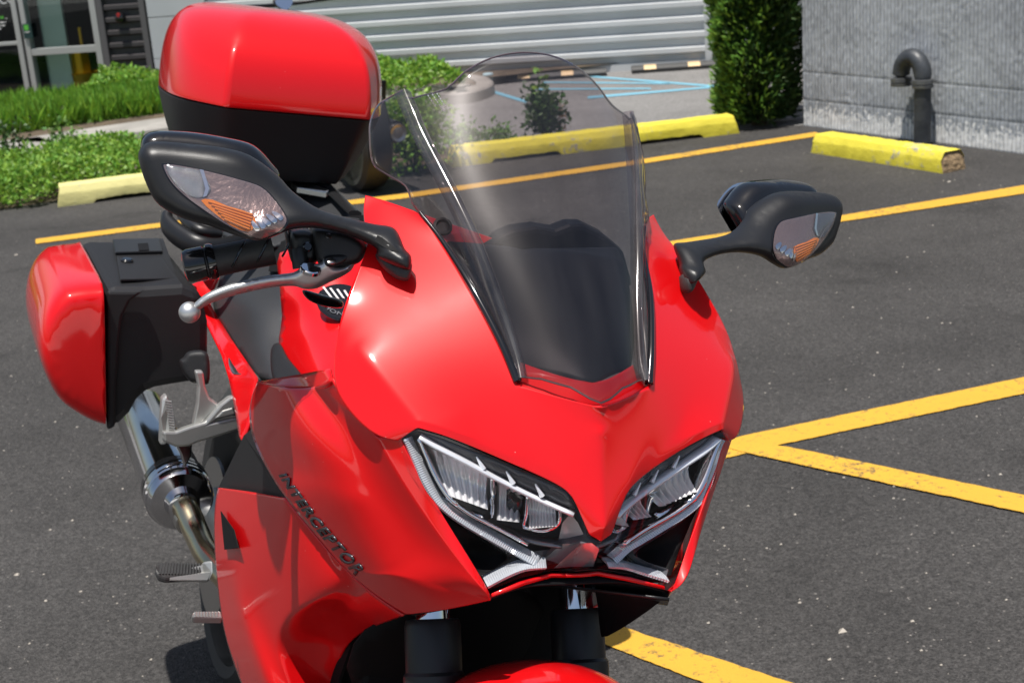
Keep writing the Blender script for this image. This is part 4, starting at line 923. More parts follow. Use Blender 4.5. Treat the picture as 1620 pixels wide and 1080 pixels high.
# front mudguard
fb = (Vector((.02, -.015, .29)))
V = []; na, nb_ = 28, 16
for i in range(na+1):
    a = R(-8+123*i/na)
    for j in range(nb_+1):
        t = j/nb_*2-1; th = t*1.25; r_ = .335+.018*math.cos(th*1.1); wy = .088*math.sin(th)/math.sin(1.25); rr = .282+.052*math.cos(th*.95)
        V.append((fb.x+math.cos(math.pi/2+a-.55)*rr*1.03*-1*-1, fb.y+wy, fb.z+math.sin(math.pi/2+a-.55)*rr*1.03))
Fc = [(i*(nb_+1)+j, i*(nb_+1)+j+1, (i+1)*(nb_+1)+j+1, (i+1)*(nb_+1)+j) for i in range(na) for j in range(nb_)]
o = mk('front_mudguard', V, Fc, M['red'], bike); fixn(o); mod_solid(o, .003, 0)
for p in ((608, 990), (792, 975)):
    c = B(p[0], p[1], x=-.33); lathe('bolt_head', [(0, .010), (.004, .010), (.006, .006)], c, (1, 0, 0), M['black_sat'], bike, 20)

# ---- raised lettering on the side fairings
bpy.context.view_layer.update()
dg = bpy.context.evaluated_depsgraph_get(); fe = fair.evaluated_get(dg); fme = fe.to_mesh()
tree = BVHTree.FromPolygons([v.co.copy() for v in fme.vertices], [tuple(p.vertices) for p in fme.polygons])
def letters(s):
    me = text_mesh('INTERCEPTOR', 1.0, .25, 1.6, .0, .030, 1.12); wtx = max(v.co.x for v in me.vertices)
    p0 = np.array((440., 752.)); p1 = np.array((562., 911.)); L = np.linalg.norm(p1-p0); t = (p1-p0)/L; nn = np.array([t[1], -t[0]])
    for v in me.vertices:
        u = v.co.x/wtx; hh = (15+9*u); bow = 5*math.sin(math.pi*u)
        q = p0+t*L*(u**1.04)+nn*(v.co.y/.72*hh*.72-bow+3)
        o = Vector(_co); d = (B(q[0], q[1], y=-.2)-o).normalized()
        hit = tree.ray_cast(o, d)
        if hit[0] is None: hit = tree.find_nearest(B(q[0], q[1], y=-.235))
        nrm = hit[1] if hit[1].dot(-d) > 0 else -hit[1]
        p = hit[0]+nrm*.0012; v.co = Vector((p.x, p.y*s, p.z))
    me.materials.append(M['badge']); o = bpy.data.objects.new('lettering', me); COL.objects.link(o); o.parent = bike
    if s < 0: me.flip_normals()
    mod_solid(o, .0015, 0)
letters(1)
# ================================================================== the place
def asphalt(name, base, speck=.5, warm=0.0, scale=1.0, patch=.18, stains=False):
    m = bpy.data.materials.new(name); m.use_nodes = True; n = m.node_tree.nodes; l = m.node_tree.links; b = n['Principled BSDF']; b.inputs['Roughness'].default_value = .82; b.inputs['Specular IOR Level'].default_value = .35
    tc = n.new('ShaderNodeTexCoord'); P = tc.outputs['Object']
    v = nd(m, 'ShaderNodeTexVoronoi'); v.inputs['Scale'].default_value = 260*scale; l.new(P, v.inputs['Vector'])
    v2 = nd(m, 'ShaderNodeTexVoronoi'); v2.inputs['Scale'].default_value = 75*scale; l.new(P, v2.inputs['Vector'])
    n1 = nd(m, 'ShaderNodeTexNoise'); n1.inputs['Scale'].default_value = 1.1; n1.inputs['Detail'].default_value = 8; n1.inputs['Roughness'].default_value = .65; l.new(P, n1.inputs['Vector'])
    n2 = nd(m, 'ShaderNodeTexNoise'); n2.inputs['Scale'].default_value = 90; n2.inputs['Detail'].default_value = 6; l.new(P, n2.inputs['Vector'])
    sep = nd(m, 'ShaderNodeSeparateColor'); l.new(v.outputs['Color'], sep.inputs[0])
    r1 = nd(m, 'ShaderNodeMapRange'); r1.inputs[1].default_value = 0; r1.inputs[2].default_value = 1; r1.inputs[3].default_value = .55; r1.inputs[4].default_value = 1.5; l.new(sep.outputs[0], r1.inputs[0])
    r2 = nd(m, 'ShaderNodeMapRange'); r2.inputs[1].default_value = .3; r2.inputs[2].default_value = .7; r2.inputs[3].default_value = 1-patch; r2.inputs[4].default_value = 1+patch; l.new(n1.outputs['Fac'], r2.inputs[0])
    r3 = nd(m, 'ShaderNodeMapRange'); r3.inputs[1].default_value = .3; r3.inputs[2].default_value = .7; r3.inputs[3].default_value = .7; r3.inputs[4].default_value = 1.3; l.new(n2.outputs['Fac'], r3.inputs[0])
    m1 = nd(m, 'ShaderNodeMath', operation='MULTIPLY'); l.new(r1.outputs[0], m1.inputs[0]); l.new(r2.outputs[0], m1.inputs[1])
    m2 = nd(m, 'ShaderNodeMath', operation='MULTIPLY'); l.new(m1.outputs[0], m2.inputs[0]); l.new(r3.outputs[0], m2.inputs[1])
    sc = nd(m, 'ShaderNodeVectorMath', operation='SCALE'); sc.inputs[0].default_value = base; l.new(m2.outputs[0], sc.inputs['Scale'])
    if stains:                              # old drips and dark worn patches
        s1 = nd(m, 'ShaderNodeTexNoise'); s1.inputs['Scale'].default_value = 2.3; s1.inputs['Detail'].default_value = 7; s1.inputs['Distortion'].default_value = .6; l.new(P, s1.inputs['Vector'])
        s2 = nd(m, 'ShaderNodeMapRange'); s2.inputs[1].default_value = .60; s2.inputs[2].default_value = .74; s2.inputs[3].default_value = 1; s2.inputs[4].default_value = .55; l.new(s1.outputs['Fac'], s2.inputs[0])
        s3 = nd(m, 'ShaderNodeMath', operation='MULTIPLY'); l.new(m2.outputs[0], s3.inputs[0]); l.new(s2.outputs[0], s3.inputs[1]); l.new(s3.outputs[0], sc.inputs['Scale'])
    # pale stones in the mix
    sep2 = nd(m, 'ShaderNodeSeparateColor'); l.new(v2.outputs['Color'], sep2.inputs[0])
    gt = nd(m, 'ShaderNodeMath', operation='GREATER_THAN'); gt.inputs[1].default_value = 1-.07*speck; l.new(sep2.outputs[0], gt.inputs[0])
    lt = nd(m, 'ShaderNodeMapRange'); lt.inputs[1].default_value = .12; lt.inputs[2].default_value = .26; lt.inputs[3].default_value = 1; lt.inputs[4].default_value = 0; l.new(v2.outputs['Distance'], lt.inputs[0])
    mm = nd(m, 'ShaderNodeMath', operation='MULTIPLY'); l.new(gt.outputs[0], mm.inputs[0]); l.new(lt.outputs[0], mm.inputs[1])
    m3 = nd(m, 'ShaderNodeMath', operation='MULTIPLY'); m3.inputs[1].default_value = .7; l.new(mm.outputs[0], m3.inputs[0])
    mx = nd(m, 'ShaderNodeMixRGB'); mx.inputs[2].default_value = (.34, .31, .28, 1); l.new(m3.outputs[0], mx.inputs[0]); l.new(sc.outputs[0], mx.inputs[1]); l.new(mx.outputs[0], b.inputs['Base Color'])
    bp = nd(m, 'ShaderNodeBump'); bp.inputs['Strength'].default_value = .9; bp.inputs['Distance'].default_value = .004
    ad = nd(m, 'ShaderNodeMath', operation='ADD'); l.new(v.outputs['Distance'], ad.inputs[0]); l.new(n2.outputs['Fac'], ad.inputs[1]); l.new(ad.outputs[0], bp.inputs['Height']); l.new(bp.outputs[0], b.inputs['Normal'])
    return m
def paint_mat(name, col, wear=.5, under=(.05, .05, .05), scale=60, bumpd=.003):
    m = bpy.data.materials.new(name); m.use_nodes = True; n = m.node_tree.nodes; l = m.node_tree.links; b = n['Principled BSDF']; b.inputs['Roughness'].default_value = .7
    tc = n.new('ShaderNodeTexCoord'); P = tc.outputs['Object']
    a = nd(m, 'ShaderNodeTexNoise'); a.inputs['Scale'].default_value = scale; a.inputs['Detail'].default_value = 9; a.inputs['Roughness'].default_value = .75; l.new(P, a.inputs['Vector'])
    c = nd(m, 'ShaderNodeTexNoise'); c.inputs['Scale'].default_value = 2.5; c.inputs['Detail'].default_value = 5; l.new(P, c.inputs['Vector'])
    ad = nd(m, 'ShaderNodeMath', operation='MULTIPLY_ADD'); ad.inputs[1].default_value = .45; l.new(c.outputs['Fac'], ad.inputs[0]); l.new(a.outputs['Fac'], ad.inputs[2])
    r = nd(m, 'ShaderNodeMapRange'); r.inputs[1].default_value = .92-wear*.25; r.inputs[2].default_value = 1.02-wear*.22; l.new(ad.outputs[0], r.inputs[0])
    sh = nd(m, 'ShaderNodeMapRange'); sh.inputs[3].default_value = .82; sh.inputs[4].default_value = 1.15; l.new(c.outputs['Fac'], sh.inputs[0])
    sc = nd(m, 'ShaderNodeVectorMath', operation='SCALE'); sc.inputs[0].default_value = col; l.new(sh.outputs[0], sc.inputs['Scale'])
    mx = nd(m, 'ShaderNodeMixRGB'); mx.inputs[2].default_value = (*under, 1); l.new(r.outputs[0], mx.inputs[0]); l.new(sc.outputs[0], mx.inputs[1]); l.new(mx.outputs[0], b.inputs['Base Color'])
    bp = nd(m, 'ShaderNodeBump'); bp.inputs['Strength'].default_value = .8; bp.inputs['Distance'].default_value = bumpd; l.new(a.outputs['Fac'], bp.inputs['Height']); l.new(bp.outputs[0], b.inputs['Normal'])
    return m
P_ = dict(new=asphalt('fresh_asphalt', (.052, .049, .047), .9, patch=.30, stains=True), old=asphalt('old_asphalt', (.21, .205, .20), .4, scale=.8),
          yel=paint_mat('yellow_line_paint', (.62, .345, .03), .62), blue=paint_mat('blue_line_paint', (.17, .42, .55), .5, (.17, .17, .17)),
          block=paint_mat('yellow_block_paint', (.72, .62, .05), .48, (.36, .34, .31), 22, .008), pale=paint_mat('pale_block_paint', (.70, .64, .26), .30, (.4, .4, .35), 22, .006),
          conc=mat('concrete', (.30, .285, .26), .85, var=(5, .18), bump=(60, .004)), soil=mat('soil', (.10, .075, .05), .95, var=(9, .4), bump=(40, .02)),
          broken=mat('broken_concrete', (.30, .21, .12), .9, var=(40, .5), bump=(60, .02)))
def sheet(name, pts, z, m): return tag(mk(name, [(p[0], p[1], z) for p in pts], [tuple(range(len(pts)))], m, smooth=False), kind='structure')
def st(name, o): return tag(o, kind='structure')
sheet('ground', [(-60, -25), (60, -25), (60, 90), (-60, 90)], 0, P_['old'])
e = [G(-900, 430), G(0, 330), G(95, 317), G(715, 256), G(1168, 207), G(1240, 201), G(1273, 199)]
lot = [(-12, -1.8), (12, -1.8), (12, 8.41), (e[-1].x+.2, e[-1].y+.1)]+[(p.x, p.y) for p in e[::-1]]+[(-12, e[0].y)]
sheet('bounce_sheet', [(-30, -24), (30, -24), (30, -1.8), (-30, -1.8)], .003, mat('bounce_pale', (.55, .54, .51), .85, var=(2, .1)))  # unseen pale sheet behind the camera, added to bounce light onto the headlights
sheet('parking_lot', lot, .004, P_['new'])
def band(top, bot, z=.008, m='yel', name='painted_line'):
    rg = random.Random(int(top[0][1]*10)); out = []; P = [G(*p) for p in top]+[G(*p) for p in bot[::-1]]
    for a, b in zip(P, P[1:]+P[:1]):           # hand painted edge, a little ragged
        L = (b-a).length; k = max(1, int(L/.012)); nn = Vector((-(b-a).y, (b-a).x, 0)).normalized(); o = 0
        for i in range(k):
            o = o*.5+rg.gauss(0, .0010); out.append(a.lerp(b, i/k)+nn*(o if i else 0))
    return sheet(name, out, z, P_[m])
band([(57, 380.5), (260, 354), (640, 308.5), (1020, 253.5), (1290, 211)], [(57, 388), (260, 361), (640, 316), (1020, 260.5), (1300, 216.5)])
band([(1030, 389.5), (1085, 380.5), (1330, 343.5), (1620, 295.5), (1700, 282)], [(1030, 400), (1085, 391), (1330, 353.5), (1620, 308.6), (1700, 296)])
band([(1040, 728), (1175, 693), (1620, 600), (1800, 562)], [(1040, 752), (1175, 722), (1234, 707), (1620, 626), (1800, 590)])
band([(1150, 700), (1245, 711), (1620, 788), (1900, 842)], [(1150, 712), (1170, 718.5), (1620, 816), (1900, 874)], .0095)
band([(800, 925), (980, 994), (1235, 1079), (1500, 1165)], [(760, 950), (950, 1021), (1098, 1079), (1400, 1200)])
for a, b in [(((779, 143.5), (834, 160)), ((777, 147), (832, 164))), (((905, 118.5), (1133, 136)), ((903, 120.5), (1133, 139))), (((930, 153.5), (1133, 137)), ((930, 157), (1133, 139.5))), (((860, 130), (1060, 132)), ((860, 132), (1060, 134))), (((840, 141), (1030, 140)), ((840, 143.2), (1030, 142)))]:
    band(a, b, .004, 'blue', 'blue_hatching')

# ---- parking blocks
def block(name, A, Bp, h, wd, m, label, notch=True, broken=False, group='yellow concrete parking blocks'):
    A = Vector(A); Bp = Vector(Bp); d = (Bp-A); L = d.length; d.normalize(); nrm = Vector((-d.y, d.x, 0))
    if nrm.y < 0: nrm = -nrm
    V = []; nx = 70; prof = [(0, 0), (0, .62), (.02, .70), (.13, 1), (.2, 1.02), (.8, 1.02), (.87, 1), (.98, .7), (1, .62), (1, 0)]
    rg = np.random.default_rng(int(abs(A.x)*100)); jt = rg.normal(0, 1, (nx+1, len(prof)))
    jt = (jt+np.roll(jt, 1, 0)+np.roll(jt, -1, 0))/3
    for i in range(nx+1):
        u = i/nx; s_ = u*L
        for j, (a, b) in enumerate(prof):
            z = b*h; y = a*wd
            if notch and (.14 < u < .36 or .64 < u < .86) and b == 0: z = .022+.004*jt[i, j]
            if i in (0, nx): sh = (.03*b); s2 = s_+(sh if i == 0 else -sh)
            else: s2 = s_
            p = A+d*s2+nrm*(y+jt[i, j]*.0022)+Vector((0, 0, max(0, z+jt[i, j]*.002*(b > 0)))); V.append(p)
    k = len(prof); Fc = [(i*k+j, i*k+(j+1) % k, (i+1)*k+(j+1) % k, (i+1)*k+j) for i in range(nx) for j in range(k)]
    Fc += [tuple(range(k))]
    o = mk(name, V, Fc, m, angle=40); 
    en = mk('block_end', [V[nx*k+j] for j in range(k)]+[A+d*(L+.012 if broken else L-.001)+nrm*wd*.45+Vector((0, 0, h*.45))], [(j, (j+1) % k, k) for j in range(k)], P_['broken'] if broken else m, o)
    tag(o, label, 'parking block', group); o.location.z = .004; fixn(o); return o
a = G(716, 266); b = G(1170, 212); block('parking_block', a, b, .105, .17, P_['block'], 'bright yellow concrete parking block behind the windscreen, in front of the weeds')
a = G(1283, 243); b = G(1492, 276); block('parking_block', a, b, .10, .16, P_['block'], 'chipped yellow parking block beside the grey pipe and ribbed wall, its near end broken', notch=False, broken=True)
a = G(92, 329); b = a+(G(230, 311.5)-a).normalized()*1.50; block('parking_block', a, b, .11, .17, P_['pale'], 'pale faded yellow parking block at the left in front of the leafy ground cover')

# ---- ribbed block building on the right
def rib_mat():
    m = mat('painted_split_block', (.40, .425, .455), .85); n = m.node_tree.nodes; l = m.node_tree.links; b = n['Principled BSDF']
    tc = n.new('ShaderNodeTexCoord'); sx = nd(m, 'ShaderNodeSeparateXYZ'); l.new(tc.outputs['Object'], sx.inputs[0])
    a = nd(m, 'ShaderNodeTexNoise'); a.inputs['Scale'].default_value = 42; a.inputs['Detail'].default_value = 6; l.new(tc.outputs['Object'], a.inputs['Vector'])
    c = nd(m, 'ShaderNodeTexNoise'); c.inputs['Scale'].default_value = 3; c.inputs['Detail'].default_value = 6; l.new(tc.outputs['Object'], c.inputs['Vector'])
    ma = nd(m, 'ShaderNodeMath', operation='MULTIPLY_ADD'); ma.inputs[1].default_value = -.30; l.new(a.outputs['Fac'], ma.inputs[0]); l.new(sx.outputs['Z'], ma.inputs[2])
    r = nd(m, 'ShaderNodeMapRange'); r.inputs[1].default_value = -.062; r.inputs[2].default_value = -.028; r.inputs[3].default_value = 1; r.inputs[4].default_value = 0; l.new(ma.outputs[0], r.inputs[0])
    sh = nd(m, 'ShaderNodeMapRange'); sh.inputs[1].default_value = .3; sh.inputs[2].default_value = .7; sh.inputs[3].default_value = .82; sh.inputs[4].default_value = 1.15; l.new(c.outputs['Fac'], sh.inputs[0])
    sc = nd(m, 'ShaderNodeVectorMath', operation='SCALE'); sc.inputs[0].default_value = (.40, .425, .455); l.new(sh.outputs[0], sc.inputs['Scale'])
    mx = nd(m, 'ShaderNodeMixRGB'); mx.inputs[2].default_value = (.85, .85, .83, 1); l.new(r.outputs[0], mx.inputs[0]); l.new(sc.outputs[0], mx.inputs[1])
    at = n.new('ShaderNodeAttribute'); at.attribute_name = 'groove_shade'; mg = nd(m, 'ShaderNodeVectorMath', operation='MULTIPLY'); l.new(mx.outputs[0], mg.inputs[0]); l.new(at.outputs['Color'], mg.inputs[1]); l.new(mg.outputs[0], b.inputs['Base Color'])
    return m
wl = G(1273, 200); wr = G(1620, 245); wd_ = (wr-wl).normalized(); wn = Vector((wd_.y, -wd_.x, 0)); 
if wn.x > 0: wn = -wn
Lw = 3.2; pitch = .0265; nx = int(Lw/pitch*5); nz = 150; Hw = 1.25
us = np.linspace(0, Lw, nx+1); zs_ = np.linspace(0, Hw, nz+1)
U, Z = np.meshgrid(us, zs_)
def smooth_noise(shape, k, seed):
    r_ = np.random.default_rng(seed).normal(0, 1, shape)
    for _ in range(k): r_ = (r_+np.roll(r_, 1, 0)+np.roll(r_, -1, 0)+np.roll(r_, 1, 1)+np.roll(r_, -1, 1))/5
    return r_/r_.std()
course = .165; ci = np.floor(Z/course); fz = Z/course-ci
ph = U/pitch+.018*smooth_noise(U.shape, 8, 3)
rib = np.clip(np.abs(np.sin(np.pi*ph))*1.7, 0, 1)**.8
dep = .011*rib*(1+.05*smooth_noise(U.shape, 3, 4)) + .0003*smooth_noise(U.shape, 1, 5)
mort = (fz < .03); bj = ((U+.2*(ci % 2))/.40) % 1.0
hj = np.random.default_rng(9).uniform(0, 1, 20)
dep = np.where(mort, dep*.75, dep)
Vw = [Vector((wl.x, wl.y, 0))+wd_*float(u)+wn*float(d)+Vector((0, 0, float(z))) for u, z, d in zip(U.ravel(), Z.ravel(), dep.ravel())]
Fw = [(j*(nx+1)+i, j*(nx+1)+i+1, (j+1)*(nx+1)+i+1, (j+1)*(nx+1)+i) for j in range(nz) for i in range(nx)]
bld = empty('block_building', wl); tag(bld, 'grey painted ribbed block building at the right edge with splashed white paint along its foot', 'building')
def worldchild(o, p):
    bpy.context.view_layer.update(); o.parent = p; o.matrix_parent_inverse = p.matrix_world.inverted(); return o
bpy.context.view_layer.update()
gv = np.clip(.28+.80*rib, 0, 1)*np.where(mort, .6, 1.0)*(1+.05*smooth_noise(U.shape, 6, 8))        # groove shade painted into the colour; mortar joints darker too
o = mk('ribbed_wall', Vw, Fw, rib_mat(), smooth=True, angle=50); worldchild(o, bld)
ca = o.data.color_attributes.new('groove_shade', 'FLOAT_COLOR', 'POINT'); ca.data.foreach_set('color', np.repeat(gv.ravel()[:, None], 4, 1).astype(np.float32).ravel())
plain = mat('grey_painted_wall', (.34, .35, .36), .85, var=(3, .15), bump=(40, .004))
c0_ = Vector((wl.x, wl.y, 0)); c1_ = c0_+wd_*Lw; up = Vector((0, 0, 1)); bk = -wn*5
worldchild(mk('upper_wall', [c0_+up*Hw, c1_+up*Hw, c1_+up*3.6, c0_+up*3.6, c0_, c0_+up*3.6, c0_+bk+up*3.6, c0_+bk, c1_, c1_+bk, c1_+bk+up*3.6, c1_+up*3.6], [(0, 1, 2, 3), (4, 5, 6, 7), (8, 9, 10, 11)], plain, smooth=False), bld)
worldchild(mk('roof', [c0_+up*3.6, c1_+up*3.6, c1_+bk+up*3.6, c0_+bk+up*3.6], [(0, 1, 2, 3)], plain, smooth=False), bld)

# ---- gooseneck pipe
pb = G(1459, 231); pipe = empty('vent_pipe', pb); tag(pipe, 'dark grey gooseneck vent pipe standing against the ribbed wall', 'pipe'); bpy.context.view_layer.update()
pm = mat('painted_iron', (.045, .05, .058), .45, var=(12, .35), bump=(50, .002)); pm2 = mat('pipe_collar', (.13, .135, .14), .4, metal=.4, var=(20, .3))
dpt = (pb-Vector(CAM)).length; pr_ = .050
hz = W(1452, 130, pb, (0, 1, 0)).z
lathe('riser', [(0, pr_*.92), (hz, pr_*.92)], (0, 0, 0), (0, 0, 1), pm, pipe, 32)
rb_ = .078; cc = Vector((-wd_.x*rb_, -wd_.y*rb_, hz+.03)); P = []
for i in range(15):
    a = math.pi*i/14; P.append(cc+Vector((wd_.x*rb_*math.cos(a), wd_.y*rb_*math.cos(a), rb_*1.25*math.sin(a))))
tube('bend', [Vector((0, 0, hz-.01))]+P+[cc-Vector((wd_.x*rb_, wd_.y*rb_, .03))], pr_*.96, pm, pipe, seg=28, smooth_path=False)
for q in (Vector((0, 0, hz)), cc-Vector((wd_.x*rb_, wd_.y*rb_, .03))):
    lathe('collar', [(-.032, pr_*.9), (-.032, pr_*1.14), (-.018, pr_*1.16), (-.016, pr_*1.05), (-.010, pr_*1.05), (-.008, pr_*1.16), (.012, pr_*1.14), (.014, pr_*.98)], q, (0, 0, 1), pm2, pipe, 32)

# ---- long grey building: corrugated siding and shop front
bA = G(62, 166); bB = G(1125, 104.5); bd = (bB-bA).normalized(); bn = Vector((bd.y, -bd.x, 0))      # bn faces the camera
if bn.y > 0: bn = -bn
shop = empty('shop_building', bA); tag(shop, 'long grey corrugated metal clad shop building with glass entrance across the background', 'building')
shop.rotation_euler = (0, 0, math.atan2(bd.y, bd.x)); bpy.context.view_layer.update()
def uz(px, py, dep=0.0):
    p = W(px, py, bA-bn*dep, bn)-bA; return p.dot(bd), p.z
def u_of(px, py=80): return uz(px, py)[0]
sid = mat('galvanised_siding', (.72, .74, .75), .38, metal=.25, var=(2, .06)); trim = mat('siding_trim', (.62, .64, .65), .45, metal=.2)
def corrug(name, u0, u1, z0, z1, pitch, depth, m):
    V = []; Fc = []; z = z0; prof = []
    while z < z1:
        prof += [(z, 0), (z+pitch*.42, 0), (z+pitch*.56, depth), (z+pitch*.86, depth), (z+pitch*1.0-.001, 0)]; z += pitch
    for u in (u0, u1):
        for (zz, d) in prof: V.append((u, -d, zz))
    k = len(prof); Fc = [(i, i+1, k+i+1, k+i) for i in range(k-1)]
    return mk(name, V, Fc, m, shop, smooth=False)
pt = (uz(1010, 66)[1]-uz(1010, 93)[1])*.88
uL = u_of(330, 20); uR = u_of(1128); corrug('corrugated_siding', uL, u_of(1116), .06, 3.4, abs(pt), .045, sid); corrug('corrugated_siding', u_of(1127), u_of(1127)+4.5, .06, 3.4, abs(pt), .045, sid)
boxes('corner_trim', [(u_of(1116), u_of(1127), -.085, .02, 0, 3.4)], trim, shop); boxes('base_trim', [(uL, u_of(1116), -.03, .02, 0, .058), (u_of(1127), u_of(1127)+4.5, -.03, .02, 0, .058)], trim, shop)
uP0 = u_of(240, 70); white_ = mat('pale_wall_panel', (.50, .52, .54), .6, var=(2, .05))
boxes('wall_panel', [(uP0+.02, uL-.01, -.05, .02, 0, .34), (uP0+.02, uL-.01, -.05, .02, .345, uz(300, 24)[1]-.004), (uP0+.02, uL-.01, -.05, .02, uz(300, 24)[1]+.004, 3.4)], white_, shop, .002)
dk = mat('charcoal_siding', (.055, .05, .052), .5); uD0 = u_of(164, 70)
zb = uz(210, 131)[1]; corrug('charcoal_panel', uD0+.05, uP0-.05, zb+.04, 3.4, abs(uz(205, 50)[1]-uz(205, 70)[1]), .03, dk)
boxes('panel_frame', [(uD0, uD0+.055, -.05, .0, 0, 3.4), (uP0-.05, uP0+.0, -.05, .0, 0, 3.4), (uD0+.055, uP0-.05, -.05, 0, zb-.02, zb+.035), (uD0+.055, uP0-.05, -.02, 0, 0, zb-.02)], mat('panel_frame', (.11, .105, .108), .5), shop)
u_, z_ = uz(194, 28); lathe('door_bell', [(0, .045), (.02, .05), (.05, .04), (.06, .02)], (u_, -.03, z_), (0, -1, 0), M['black_gloss'], shop, 24)
lathe('bell_light', [(0, .018), (.008, .016)], (u_, -.085, z_+.028), (0, -1, 0), mat('red_lens', (.35, .02, .02), .3), shop, 16)
# shop front
al = mat('storefront_aluminium', (.50, .50, .49), .4, metal=.4); uM0, uM1 = u_of(33, 80), u_of(52, 80)
zr = uz(110, 79)[1]; zr2 = uz(15, 69)[1]; zs2 = uz(20, 153)[1]; uE = -3.2
boxes('door_frame', [(uM0, (uM0+uM1)/2-.01, -.05, .05, 0, 3.0), ((uM0+uM1)/2+.01, uM1, -.04, .05, 0, 3.0), (uD0-.06, uD0-.005, -.05, .05, 0, 3.0), (uM1, uD0-.06, -.035, .04, zr-.03, zr+.03),
     (uM1, uD0-.06, -.035, .04, 0, .10), (uE, uM0, -.035, .04, zr2-.015, zr2+.015), (uE, uM0, -.05, .05, 0, max(zs2, .08)), (uE, uD0, -.05, .05, 2.95, 3.05)], al, shop, .003)
gls = clear_mat('shop_glass', (.80, .85, .84), .0, .8, 1.5)
boxes('glass_pane', [(uM1, uD0-.06, -.006, .0, .1, 2.95), (uE, uM0, -.006, 0, .08, 2.95)], gls, shop)
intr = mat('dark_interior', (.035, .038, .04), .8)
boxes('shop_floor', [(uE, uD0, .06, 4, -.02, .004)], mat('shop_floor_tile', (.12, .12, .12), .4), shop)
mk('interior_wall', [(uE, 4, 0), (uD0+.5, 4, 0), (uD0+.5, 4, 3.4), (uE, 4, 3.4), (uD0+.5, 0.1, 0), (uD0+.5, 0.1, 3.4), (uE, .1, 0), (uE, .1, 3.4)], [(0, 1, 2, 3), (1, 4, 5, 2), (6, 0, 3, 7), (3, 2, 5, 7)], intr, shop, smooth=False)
boxes('roof', [(uE, u_of(1127)+4.5, .03, 6, 3.4, 3.5)], trim, shop)
pn = mat('pale_green_panel', (.38, .47, .43), .5)
boxes('partition_panel', [(u_of(52, 80)+.05, u_of(98, 80), .12, .16, .02, 2.9)], pn, shop)
# lettering on the glass
def shop_text(txt, px, py, size, m, name='lettering'):
    me = text_mesh(txt, size, 0, 1, .001); u0_, z0_ = uz(px, py)
    for v in me.vertices: v.co = Vector((u0_+v.co.x, -.010-v.co.z, z0_+v.co.y))
    me.materials.append(m); o = bpy.data.objects.new(name, me); COL.objects.link(o); o.parent = shop
shop_text('.COM', -4, 7, .105, M['white'])
grn = mat('green_print', (.12, .5, .06), .5)
def dashes(px, py, n_, L, h, m, gap=.01):
    u0_, z0_ = uz(px, py); L_ = []; x = u0_
    rr = random.Random(int(py)); 
    while x < u0_+L:
        w_ = rr.uniform(.015, .05); L_.append((x, min(x+w_, u0_+L), -.010, -.008, z0_, z0_+h)); x += w_+gap
    boxes('printed_lines', L_, m, shop)
dashes(-12, 31, 6, .11, .022, grn); dashes(9, 30, 1, .02, .005, M['white']); dashes(-14, 38, 6, .145, .012, M['white']); dashes(-14, 43, 6, .145, .012, M['white']); dashes(-14, 48, 6, .10, .012, M['white']); dashes(-14, 55, 3, .08, .01, M['white'])
u_, z_ = uz(49, 60); boxes('door_notice', [(u_-.035, u_+.045, -.055, -.045, z_, z_+.125)], mat('dark_notice', (.02, .05, .05), .4), shop)
boxes('notice_print', [(u_-.02, u_+.02, -.058, -.0555, z_+.07, z_+.115)], grn, shop); boxes('notice_print', [(u_-.02, u_+.025, -.058, -.0555, z_+.05, z_+.058)], M['white'], shop)
# yellow mop bucket inside the door
u_, z_ = uz(152, 140, .5); my = mat('yellow_plastic', (.62, .36, .02), .5)
bk_ = empty('mop_bucket'); bk_.parent = None; tag(bk_, 'yellow plastic mop bucket standing behind the glass entrance', 'bucket')
bk_.matrix_world = shop.matrix_world @ Matrix.Translation((u_, .26, .01)); 
lathe('bucket_body', [(0, .10), (.02, .12), (.20, .14), (.21, .15), (.19, .13)], (0, 0, .02), (0, 0, 1), my, bk_, 24); boxes('wringer', [(-.13, .05, -.08, .1, .2, .42)], my, bk_, .02); boxes('wringer_handle', [(.03, .05, -.01, .01, .3, .62)], my, bk_)

# ---- kerbed planting bed along the shop, blue stub, rubber bumps
kf = [G(-700, 320), G(0, 258), G(130, 239), G(265, 219), G(450, 192), G(620, 169), G(720, 166), G(760, 160), G(783, 149), G(776, 138), G(740, 132)]
def kerb(P, wd, h, name):
    P = crpts([Vector((p.x, p.y, 0)) for p in P], 6); V = []; k = len(P)
    w0 = wd
    for i, p in enumerate(P):
        t = (P[min(i+1, k-1)]-P[max(i-1, 0)]).normalized(); nn = Vector((-t.y, t.x, 0)); wd = w0*(1 if i < k*.55 else max(.28, 1-(i/k-.55)*3))
        for (a_, z) in ((0, 0), (.012, h*.85), (.03, h), (wd-.02, h), (wd, h*.9), (wd, 0)): V.append(p+nn*a_+Vector((0, 0, z)))
    return st(name, mk(name, V, [(i*6+j, i*6+j+1, (i+1)*6+j+1, (i+1)*6+j) for i in range(k-1) for j in range(5)], P_['conc'], angle=30))
kerb(kf, .52, .085, 'kerb')
bed = [G(-700, 305), G(0, 244), G(265, 208), G(620, 166), G(735, 163), G(768, 153), G(770, 139)]
bs = [Vector((p.x, p.y+.10, 0)) for p in bed]+[bA+bd*5.2, bA-bd*4]
sheet('planting_bed', bs, .07, P_['soil'])
sheet('soil_strip', [G(-500, 395), G(0, 333), G(95, 318), G(700, 259), G(925, 237), G(925, 224), G(800, 228), G(640, 240), G(260, 226), G(0, 262), G(-500, 320)], .006, P_['soil'])
a = G(773, 133); bs_ = empty('blue_post_stub', a); tag(bs_, 'short light blue painted concrete stub at the end of the kerbed bed', 'post'); bm_ = mat('blue_paint', (.42, .60, .66), .6)
